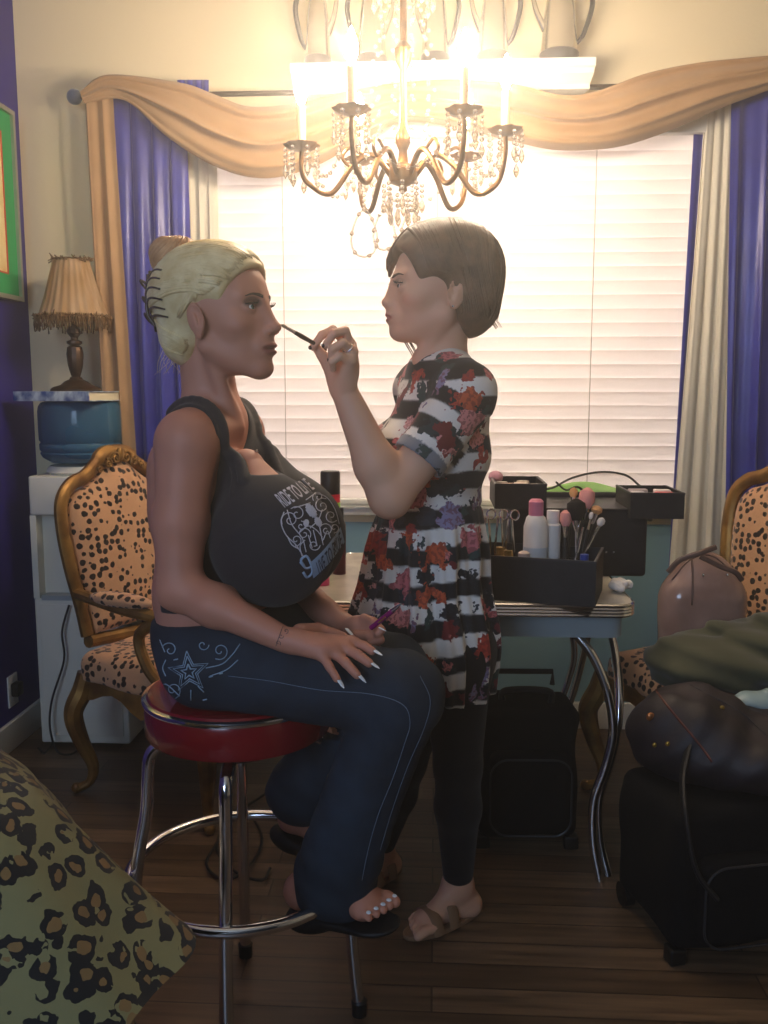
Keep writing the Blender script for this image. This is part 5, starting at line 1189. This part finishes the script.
ho = link('hair', hm, blond, PB, label='pale blonde hair pinned up'); mb.build('loose_strands', blond, PB, auto=0, clean=False)
# claw clip
clip = MB(); cc_ = (-.112, 0, .06)
for s in (-1, 1):
    for z in np.linspace(.018, .092, 6):
        pts = [(-.128, s*.006, z*.8+.012), (-.122, s*.022, z), (-.098, s*.044, z+.004), (-.078, s*.056, z+.002), (-.058, s*.064, z-.004)]
        clip.tube(hb.proj(np.array([HB.p(q) for q in spline(pts, 4)]), .0035, 3), list(np.linspace(.0034, .0018, 17)), 6)
    sp = spline([(-.122, s*.020, .005), (-.132, s*.026, .03), (-.130, s*.026, .06), (-.124, s*.022, .10)], 6); clip.tube([HB.p(q) for q in sp], .0036, 6)
    for z in (.02, .05, .08):
        lp = [HB.p((-.136-.010*math.cos(t), s*(.012+.012*math.sin(t)), z+.012*math.sin(t+.6))) for t in [2*PI*k/12 for k in range(12)]]; clip.ring(lp, .0026, 6)
clip.tube([HB.p((-.134, 0, .0)), HB.p((-.140, 0, .05)), HB.p((-.132, 0, .11))], .005, 8)
clip.build('claw_clip', mat('black_clip', hx('0d0d10'), .2), PB, auto=0, clean=False)
# flip-flops
foam = mat('black_foam', hx('0b0b0d'), .6)
def sandal(H_, B_, name, parent):
    d = (B_-H_)/np.linalg.norm(B_-H_); s = np.cross(UPZ, d); s /= np.linalg.norm(s); n_ = np.cross(d, s); f = Fld(); o_ = -n_*.043
    M_ = np.stack([d, s, n_], 1)
    f.a(ell(H_+o_+d*.01-n_*.006, (.05, .036, .026), M_), .0).a(ell(H_*.4+B_*.6+o_+n_*.006, (.085, .036, .02), M_), .02).a(ell(B_+o_+d*.012+n_*.009, (.052, .046, .017), M_), .02)
    f.int_(plane(H_+n_*(-.028), n_+d*.03), .003).int_(plane(H_-n_*.068, -n_), .004)
    c = (H_+B_)/2; me_ = solid(f, tuple(c-.17), tuple(c+.17), .005, name=name); return link(name, me_, foam, parent)
sandal(FH, FBl, 'flip_flop', PB); sandal(F2, F2b, 'flip_flop', PB)
mb = MB()
tq = FBl+fdir*.018+fside*.012+UPZ*.012
for s_ in (-.036, .038): mb.tube([FBl-fdir*.06+fside*s_-UPZ*.012, FBl-fdir*.035+fside*s_*.85+UPZ*.012, FBl-fdir*.01+fside*s_*.35+UPZ*.021, tq-UPZ*.018], [.005, .006, .006, .004], 8)
mb.build('thong_strap', foam, PB)
mb = MB()
for k in range(6): mb.ball(FBl-fdir*(.012+.007*k)+fside*(-.012-.004*k)+UPZ*(.026-.0015*k), .0035, 8)
mb.build('strap_jewels', mat('silver', (.8, .8, .8, 1), .2, 1.) if 'silver' not in D.materials else D.materials['silver'], PB)

# ---------------------------------------------------------------- standing dark-haired woman
ft_ = R(194); nf = np.array([math.cos(ft_), math.sin(ft_), 0]); nl = np.array([-math.sin(ft_), math.cos(ft_), 0])
HN = Head(at(442, 298, 1.985), 191, 3.5, 0, 1.11); HN.zc = .80; HN.xc = 1.10; HN.nx = -.010
sn = Fld()
NBn = at(440, 362, 2.00); Sn = at(466, 398, 1.865); Sf = at(420, 392, 2.13)
def n_torso(f):
    f.a(torso_ell(at(444, 400, 2.0), ft_, (.085, .145, .08)), .04)
    f.a(torso_ell(at(436, 450, 2.0), ft_, (.112, .142, .13)), .04)
    f.a(torso_ell(at(430, 540, 2.01), ft_, (.105, .13, .15)), .04)
    for s in (-1, 1): f.a(ell(at(418, 455, 2.0)+nf*.055+nl*s*.062, (.062, .06, .06)), .03)
    f.a(cap(Sn+UPZ*.005, Sf+UPZ*.005, .045), .04); f.a(cap(NBn-UPZ*.012, Sn+UPZ*.02, .04, .035), .05); f.a(cap(NBn-UPZ*.012, Sf+UPZ*.02, .04, .035), .05)
n_torso(sn)
NHl, NHr = at(455, 660, 1.97), at(432, 660, 2.12)
NKl, NKr = at(458, 765, 2.02), at(404, 762, 2.17)
NAl, NAr = at(458, 882, 2.085), at(380, 848, 2.26)
for a, k_, c in ((NHl, NKl, NAl), (NHr, NKr, NAr)): sn.a(cap(a, k_, .078, .05), .04).a(cap(k_, c, .047, .031), .02)
sn.a(torso_ell((NHl+NHr)/2+UPZ*.06, ft_, (.11, .15, .11)), .05)
sn.a(cap(NBn-UPZ*.02, at(447, 320, 1.985), .053, .049), .025).a(cap(at(418, 358, 1.96), at(446, 318, 1.93), .013, .01), .02)
ENl = at(390, 497, 1.79); WNl = at(343, 388, 1.785)
sn.a(cap(Sn, ENl, .050, .040), .02).a(cap(ENl, ENl+(WNl-ENl)*.3, .041, .042), .02).a(cap(ENl+(WNl-ENl)*.3, WNl, .042, .0255), .02)
ENr = at(425, 520, 2.19); WNr = at(412, 600, 2.12); sn.a(cap(Sf, ENr, .048, .04), .02).a(cap(ENr, WNr, .038, .025), .02)
sn.a(ell(WNr-UPZ*.06, (.03, .018, .05)), .02)
# raised left hand pinching the brush
kk = [at(345, 341, 1.775), at(350, 345, 1.758), at(352, 352, 1.746), at(350, 361, 1.738)]
for q in kk: sn.a(cap(WNl, q, .020, .0125), .012)
sn.a(ell((WNl+np.mean(kk, 0))/2, (.026, .016, .040), rotz(R(-20))), .012)
nfg = [[kk[0], at(333, 330, 1.765), at(322, 335, 1.755), at(313, 347, 1.752)],
       [kk[1], at(345, 331, 1.74), at(334, 333, 1.725), at(326, 345, 1.728)],
       [kk[2], at(343, 343, 1.722), at(332, 349, 1.718), at(331, 359, 1.728)],
       [kk[3], at(340, 356, 1.718), at(332, 362, 1.718), at(333, 369, 1.73)]]
for t, rr in zip(nfg, (.0092, .0095, .009, .008)): fing(sn, t, rr, rr*.82)
fing(sn, [at(334, 378, 1.79), at(329, 366, 1.78), at(322, 355, 1.77), at(316, 347, 1.762)], .0155, .0085, .015)
# feet
def bare_foot(f, A, toe, flip=1):
    d = toe-A; d[2] = 0; d /= np.linalg.norm(d); s = np.cross(UPZ, d)
    heel = np.array([A[0], A[1], 0])-d*.035+UPZ*.030; ball_ = np.array([toe[0], toe[1], 0])-d*.055+UPZ*.026
    f.a(cap(A, heel+UPZ*.0, .030, .026), .02).a(cap(A-UPZ*.01, ball_+UPZ*.004, .03, .018), .03).a(cap(heel, ball_, .026, .019), .03).a(cap(ball_-s*.02, ball_+s*.02, .017), .02)
    for i in range(5):
        o_ = (-.033+.0165*i)*flip; ln = [.026, .034, .040, .044, .048][i]; b_ = ball_+s*o_
        fing(f, [b_, b_+d*ln*.6, b_+d*ln-UPZ*.006], (.0078, .008, .0085, .009, .0125)[i], (.0065, .007, .0075, .008, .011)[i], .008)
    return heel, ball_, d, s
nfeet = [bare_foot(sn, NAl, fl(408, 938), 1), bare_foot(sn, NAr, fl(352, 892, 0), -1)]
head_field(sn, HN, 1.05, .95, 1.)
cn_ = np.array(hx('d9a98c')[:3]); lipn = np.array(hx('b5675c')[:3])
def tintN(P):
    c = np.tile(cn_, (len(P), 1)); q = HN.loc(P)
    dl = ((q[:, 0]-.094)/.014)**2+(q[:, 1]/.0225)**2+((q[:, 2]+.0595)/.0115)**2; w_ = np.clip((1.1-dl)/.4, 0, 1)[:, None]; c = c*(1-w_)+lipn*w_
    for s in (-1, 1):
        de = ((q[:, 0]-.088)/.02)**2+((q[:, 1]-s*.032)/.02)**2+((q[:, 2]-.019)/.009)**2; w_ = (np.clip((1.2-de)/.6, 0, 1)*.45)[:, None]; c = c*(1-w_)+np.array(hx('6a4a40')[:3])*w_
        dc = ((q[:, 0]-.06)/.03)**2+((q[:, 1]-s*.05)/.02)**2+((q[:, 2]+.02)/.018)**2; w_ = (np.clip((1.-dc), 0, 1)*.4)[:, None]; c = c*(1-w_)+np.array(hx('cf8070')[:3])*w_
    return c
skin_n = mat('fair_skin', cn_.tolist()+[1], .55, attr='tint', sss=.12, bump=(220, .1, (1, 1, 1), .001))
PN = thing('person', 'standing woman in a striped floral dress holding a makeup brush to the seated woman', 'person', (NAl[0], NAl[1], 0))
zf = ((1.20, 1.27, .0032), (HN.o[2]-.125, HN.o[2]+.08, .0019))
hz = kk[0][2]
me = solid(sn, (-.32, 1.68, .0), (.24, 2.40, 1.76), .0040, (((-.32, -.0, .0026),), ((1.68, 1.86, .0026),), ((hz-.13, HN.o[2]+.06, .0021),)), name='body', colf=tintN)
nbv = bvh_of(me); link('body', me, skin_n, PN)
dkb = mat('eyebrow_dark', hx('4a362c'), .7)
head_parts(HN, PN, mat('iris_brown', hx('3b2618'), .1), dkb, .8); brow(HN, PN, dkb, sn, .030)
a, b_ = np.array(nfg[1][2]), np.array(nfg[1][3]); d = (b_-a)/np.linalg.norm(b_-a)
for t in nfg[:3]:
    a, b_ = np.array(t[-2]), np.array(t[-1]); d = (b_-a)/np.linalg.norm(b_-a); p = b_+d*.003+np.array([-.003, -.006, .001])
    MB().ball(p, (.0036, .003, .0044), 10).build('fingernail', mat_get('dark_polish', hx('3a1420'), .2, coat=.5), PN, label='dark polished fingernail')
P = nfg[2]; c_ = np.array(P[0])*.5+np.array(P[1])*.5; dd = (np.array(P[1])-np.array(P[0])); dd /= np.linalg.norm(dd); u = np.cross(dd, UPZ); u /= np.linalg.norm(u); v = np.cross(dd, u)
MB().ring([c_+(u*math.cos(t)+v*math.sin(t))*.0102 for t in [2*PI*k/20 for k in range(20)]], .0013, 6).build('finger_ring', D.materials['silver'], PN)
# leggings
lg = Fld(.004)
for a, k_, c in ((NHl, NKl, NAl), (NHr, NKr, NAr)): lg.a(cap(a, k_, .080, .051), .04).a(cap(k_, k_+(c-k_)*.35, .050, .050), .02).a(cap(k_+(c-k_)*.35, c, .050, .031), .02)
lg.a(torso_ell((NHl+NHr)/2+UPZ*.06, ft_, (.11, .15, .11)), .05)
lg.int_(((lambda P: np.where(P[:, 1]-P[:, 0]*.8 < 2.21, fl(455, 903, 0)[2]+.085-P[:, 2], .075-P[:, 2])), np.zeros(3), 1e9), 0)
link('leggings', solid(lg, (-.25, 1.75, .05), (.32, 2.4, .85), .006, name='leggings'), mat('black_leggings', hx('0e0f14'), .8, sheen=.1), PN)
# dress
drm = mat('striped_floral_jersey', hx('e8e4de'), .8, sheen=.1); nt = drm.node_tree; b = nt.nodes['Principled BSDF']
at_n = N(nt, 'ShaderNodeAttribute'); at_n.attribute_name = 'tint'; tc = N(nt, 'ShaderNodeTexCoord')
def band(sep_out): return sep_out
def flower_layer(scale, seed, size, cols, prob, prev):
    mp = N(nt, 'ShaderNodeMapping'); mp.inputs['Location'].default_value = (seed, seed*.7, seed*1.3); L(nt, tc.outputs['Object'], mp.inputs[0])
    nz = N(nt, 'ShaderNodeTexNoise'); nz.inputs['Scale'].default_value = scale*2.2; L(nt, mp.outputs[0], nz.inputs['Vector'])
    sb_ = N(nt, 'ShaderNodeVectorMath', operation='SUBTRACT'); L(nt, nz.outputs['Color'], sb_.inputs[0]); sb_.inputs[1].default_value = (.5, .5, .5)
    ms = N(nt, 'ShaderNodeVectorMath', operation='SCALE'); L(nt, sb_.outputs[0], ms.inputs[0]); ms.inputs['Scale'].default_value = .9/scale
    ad = N(nt, 'ShaderNodeVectorMath', operation='ADD'); L(nt, mp.outputs[0], ad.inputs[0]); L(nt, ms.outputs[0], ad.inputs[1])
    v = N(nt, 'ShaderNodeTexVoronoi'); v.inputs['Scale'].default_value = scale; L(nt, ad.outputs[0], v.inputs['Vector'])
    sp = N(nt, 'ShaderNodeSeparateColor'); L(nt, v.outputs['Color'], sp.inputs[0])
    pet = N(nt, 'ShaderNodeTexNoise'); pet.inputs['Scale'].default_value = scale*9; pet.inputs['Detail'].default_value = 1; L(nt, mp.outputs[0], pet.inputs['Vector'])
    inside = mth(nt, 'LESS_THAN', v.outputs['Distance'], mth(nt, 'MULTIPLY_ADD', pet.outputs[0], .3, size-.15))
    on = mth(nt, 'MULTIPLY', inside, mth(nt, 'LESS_THAN', sp.outputs[0], prob))
    rp = N(nt, 'ShaderNodeValToRGB'); rp.color_ramp.interpolation = 'CONSTANT'; els = rp.color_ramp.elements
    while len(els) < len(cols): els.new(.5)
    for i, c in enumerate(cols): els[i].position = i/len(cols); els[i].color = hx(c)
    L(nt, sp.outputs[1], rp.inputs[0])
    shade = mixc(nt, mth(nt, 'MULTIPLY', mth(nt, 'GREATER_THAN', pet.outputs[0], .53), .6), rp.outputs[0], hx(cols[-1]))
    return mixc(nt, on, prev, shade)
c = at_n.outputs[0]
c = flower_layer(20, 1., .44, ['1c3236', '22423f', '101418', '2c2f3a'], .62, c)
c = flower_layer(14, 3., .42, ['b8402c', 'c75a34', '9d2f2a', 'd98a86', '8e86a8', 'c76f74', '701f22'], .74, c)
c = flower_layer(26, 7., .36, ['d67f78', 'a03028', 'd8a09a', '6c2a34'], .25, c)
L(nt, c, b.inputs['Base Color'])
blackc, whitec = np.array(hx('15161c')[:3]), np.array(hx('e2ddd6')[:3])
zs0 = at(430, 500, 2.0)[2]
def stripes(P):
    z = P[:, 2]+.12*0*P[:, 0]; x = P[:, 0]; z = z+.006*np.sin(P[:, 0]*22+P[:, 1]*15)
    ph = ((z-zs0-.012)/.078) % 1.; w_ = np.clip((np.abs(ph-.5)-.25)*30+.5, 0, 1)[:, None]; return blackc*(1-w_)+whitec*w_
dt = Fld(.007); n_torso(dt)
dress = Fld(); dress.a(dt, 0)
dress.a(cap(Sn+UPZ*.004, Sn+(ENl-Sn)*.62, .060, .056), .02).a(cap(Sf, Sf+(ENr-Sf)*.6, .058, .054), .02)
wst = at(430, 505, 2.0)
dress.a(cap(wst-UPZ*.02, at(421, 640, 2.01), .115, .165, (tuple(nl), .95)), .03).a(cap(at(421, 640, 2.01), at(424, 700, 2.02), .165, .155), .03)
ctr = at(423, 600, 2.01)
def gathers(P):
    a = np.arctan2(P[:, 1]-ctr[1], P[:, 0]-ctr[0]); m_ = np.clip((wst[2]-P[:, 2])/.10, 0, 1); seam = np.exp(-((P[:, 2]-wst[2])/.006)**2)*.004
    return seam+m_*(.0085*np.sin(a*13+np.sin(P[:, 2]*9)*.8)+.005*np.sin(a*29+P[:, 2]*12))*np.clip((1.2-P[:, 2])/.1, 0, 1)*np.where(P[:, 2] < wst[2], 1, 0)+.0012*np.sin(P[:, 2]*70+P[:, 0]*50)*(1-m_)
dress.disp(gathers)
dress.int_(((lambda P: .615+.004*np.sin(P[:, 0]*40)-P[:, 2]), np.zeros(3), 1e9), 0)
dress.sub(cap(at(423, 600, 2.01)-UPZ*.12, at(423, 720, 2.01)-UPZ*.1, .14, .15), .004)
dress.sub(cap(NBn+UPZ*.045+nf*.012, NBn+UPZ*.2+nf*.02, .062, .075), .006)
sd = (ENl-Sn)/np.linalg.norm(ENl-Sn); dress.sub(cap(Sn+sd*.150+sd*.09, Sn+sd*.150+sd*.2, .09, .09), .003)
dress.sub(cap(Sn+sd*.10, Sn+sd*.25, .044, .044), .003)
def stripes2(P):
    c = stripes(P); s_ = (P-Sn)@sd; rad = np.linalg.norm((P-Sn)-np.outer(s_, sd), axis=1)
    m_ = (rad < .075) & (s_ > .02) & (s_ < .2) & ((P@nl) > (Sn@nl)-.075); ph = (s_/.07) % 1.; w_ = np.clip((np.abs(ph-.5)-.25)*25+.5, 0, 1)[:, None]; c2 = blackc*(1-w_)+whitec*w_
    cuff = (s_ > .142)[:, None]; c2 = np.where(cuff, np.array(hx('7d8088')[:3]), c2)
    return np.where(m_[:, None], c2, c)
me = solid(dress, (-.20, 1.72, .55), (.34, 2.30, 1.45), .0042, name='dress', colf=stripes2); link('dress', me, drm, PN, label='black and white striped dress with red and pink flowers')
# bob haircut
brown = mat('brown_hair', hx('6a4f3c'), .5, noise=(30, 3, hx('4a3628')), spec=.6)
hn = Fld()
hn.a(HN.e((-.012, 0, .058), (.104, .088, .092)), .02).a(HN.e((.030, 0, .070), (.066, .070, .062)), .03).a(HN.e((-.055, 0, .0), (.055, .080, .075)), .03).a(HN.e((-.052, 0, -.030), (.042, .070, .035)), .03)
hn.sub(HN.e((.105, 0, -.030), (.070, .12, .110)), .008)
for s in (-1, 1):
    hn.sub(HN.e((.035, s*.085, -.045), (.052, .035, .070)), .010); hn.sub(HN.e((-.012, s*.093, -.002), (.022, .022, .034)), .006)
hn.sub(HN.e((.02, 0, -.09), (.06, .09, .05)), .01)
hn.a(HN.c((.066, .020, .105), (.090, -.028, .070), .014, .010), .012).a(HN.c((.090, -.028, .070), (.092, -.042, .040), .010, .004), .008)
hm = solid(hn, tuple(HN.o-np.array([.17, .14, .12])), tuple(HN.o+np.array([.17, .14, .19])), .003, name='hair')
mb = MB(); paths = []
for k in range(150):   # falls from the side parting
    x = rng.uniform(-.09, .07); s = 1 if rng.random() < .72 else -1; e = rng.uniform(0, 1)
    st = (x, s*.008+.012, .148-.35*max(0, -x-.03)**1.2-.15*max(0, x-.02))
    bx = x*.6-.045 if s > 0 else x*.6-.03
    en = (min(bx-.005, -.028)-.01*e, s*(.062+.010*e), -.045+.025*e) if x < .045 else (.02-.02*e, s*.080, .015+.02*e)
    m1 = (x*.95-.004, s*.062, .11); m2 = (bx*.6+x*.4, s*.088, .05)
    if x >= .045: m2 = (.045, s*.076, .055)
    paths.append([HN.p(q) for q in (st, m1, m2, en)])
for k in range(34):    # swept fringe
    u = rng.uniform(0, 1); paths.append([HN.p(q) for q in ((.03+.04*u, .035-.03*u, .132-.02*u), (.070, .012-.02*u, .112), (.090, -.02, .080-.01*u), (.092, -.040, .045+.015*u))])
for k in range(34):
    u = rng.uniform(0, 1); s = 1; paths.append([HN.p(q) for q in ((.06-.05*u, .02, .125+.015*u), (.062-.06*u, .045, .105), (.040-.05*u, .070, .075), (.0-.04*u, .084, .045))])
for k in range(90):
    u = rng.uniform(0, 1); paths.append([HN.p(q) for q in ((.072-.06*u, .018, .118+.02*u), (.066-.06*u, .045, .108), (.055-.055*u, .066, .085), (.046-.055*u, .078, .056), (.036-.055*u, .084, .038))])
for k in range(40):    # back
    t = rng.uniform(-1, 1); paths.append([HN.p(q) for q in ((-.05, .02*t, .145), (-.105, .05*t, .09), (-.112, .07*t, .02), (-.085, .07*t, -.055))])
locks(mb, hn, paths, .0028, iso=.0011)
for k in range(12):    # loose ends at the nape and a curl in front of the far side
    st = np.array((-.092+rng.normal(0, .004), .02+rng.normal(0, .02), .0)); mb.tube([HN.p(st), HN.p(st+(-.012, 0, -.03)), HN.p(st+(-.010, 0, -.05)), HN.p(st+(-.020, 0, -.066))], [.0018, .0016, .001, .0003], 5)
for k in range(9):
    a0_ = rng.uniform(-.4, .4); q = [HN.p((.048-.0016*k+.013*math.sin(t*6+a0_+k*.15), -.058, -.04-.15*t)) for t in np.linspace(0, 1, 20)]; mb.tube(q, list(np.linspace(.0020, .0006, 20)), 5)
link('hair', hm, brown, PN, label='brown chin-length bob'); mb.build('hair_strands', brown, PN, auto=0, clean=False)
MB().ball(HN.p((-.006, .081, -.031)), .0026, 10).build('earring', D.materials['silver'], PN)
# sandals
tanl = mat('tan_leather', hx('8a6a4e'), .6)
for (heel, ball_, d, s), nm in zip(nfeet, ('sandal', 'sandal')):
    n_ = 40; out = []
    for k in range(n_):
        t = 2*PI*k/n_; L_ = np.linalg.norm(ball_-heel)/2+.055; cx_ = (heel+ball_)/2+d*.012; wv = .034+.008*math.cos(t)
        p = cx_+d*L_*math.cos(t)+s*wv*math.sin(t)*1.05; out.append((p[0], p[1]))
    if (out[1][0]-out[0][0])*(out[2][1]-out[1][1])-(out[1][1]-out[0][1])*(out[2][0]-out[1][0]) < 0: out.reverse()
    slab(out, [(.002, 0), (0, .002), (0, .010), (.002, .012)]).build('sandal_sole', tanl, PN, auto=40)
    mb = MB()
    for q, w_ in ((ball_-d*.005, .046), (ball_-d*.055, .040)):
        arc = [q+s*w_*math.cos(t)-UPZ*(q[2]-.01)+UPZ*(.046 if w_ > .044 else .062)*math.sin(t) for t in np.linspace(0, PI, 14)]; mb.tube(arc, .010, 8, flat=(tuple(d), .9)) if False else mb.tube(arc, .0035, 8, flat=(tuple(d), 4.2))
    mb.build('sandal_strap', tanl, PN)
# ---------------------------------------------------------------- held things
tipb = at(280, 324, 1.640); e1 = at(300, 332, 1.705)-0; gr_ = at(317, 345, 1.758)
dv = (gr_-tipb)/np.linalg.norm(gr_-tipb); endb = gr_+dv*.035
br_t = thing('makeup_brush', 'thin makeup brush touching the seated woman\'s face, held by the standing woman', 'makeup brush', tuple(tipb))
MB().tube([tipb+dv*.002, tipb+dv*.012, tipb+dv*.02], [.001, .0035, .003], 10).build('bristles', mat('bristle', hx('c9b79a'), .8), br_t)
MB().tube([tipb+dv*.02, tipb+dv*.045, tipb+dv*.048], [.003, .0033, .0036], 12).build('ferrule', D.materials['silver'], br_t)
MB().tube([tipb+dv*.048, tipb+dv*.075, endb], [.0036, .0048, .0028], 12).build('handle', mat('black_lacquer', hx('0c0c0c'), .2), br_t)
pa, pb_ = at(371, 628, 1.565), at(401, 604, 1.535); pv = (pb_-pa)/np.linalg.norm(pb_-pa)
pen = thing('lip_pencil', 'metallic pink makeup pen held in the seated woman\'s hand', 'makeup pen', tuple(pa))
MB().tube([pa, pa+(pb_-pa)*.72], .0046, 12).build('barrel', mat('magenta_metal', hx('c01f8e'), .25, .6), pen)
MB().tube([pa+(pb_-pa)*.72, pa+(pb_-pa)*.9, pb_], [.004, .003, .0012], 12).build('tip', D.materials['silver'], pen)
MB().tube([pa+(pb_-pa)*.25-np.array([0, .0045, 0]), pa+(pb_-pa)*.5-np.array([0, .0045, 0])], .0012, 6).build('gold_lettering', mat('gold_foil', hx('d9b04a'), .3, .8), pen)
pc = at(345, 628, 1.60)
# ---------------------------------------------------------------- repeats share a group
GROUPS = {'coffee pot': 'coffee pots on the wall shelf', 'bottle': 'bottles on the makeup table', 'makeup brush': 'makeup brushes', 'compact': 'powder compacts in the raised left tray',
          'palette': 'lip and eye palettes in the raised right tray', 'styling tool': 'chrome styling tools in the makeup case', 'suitcase': 'black suitcases', 'cord': 'black power cords', 'curtain': 'curtains hung at the window'}
for o in list(sc.objects):
    if o.parent is None and o.get('category') in GROUPS and not o.get('group'): o['group'] = GROUPS[o['category']]
for o in sc.objects:
    if o.get('category') == 'chair' and 'leopard' in o.get('label', '') and 'gilded' in o['label']: o['group'] = 'gilded leopard armchairs'
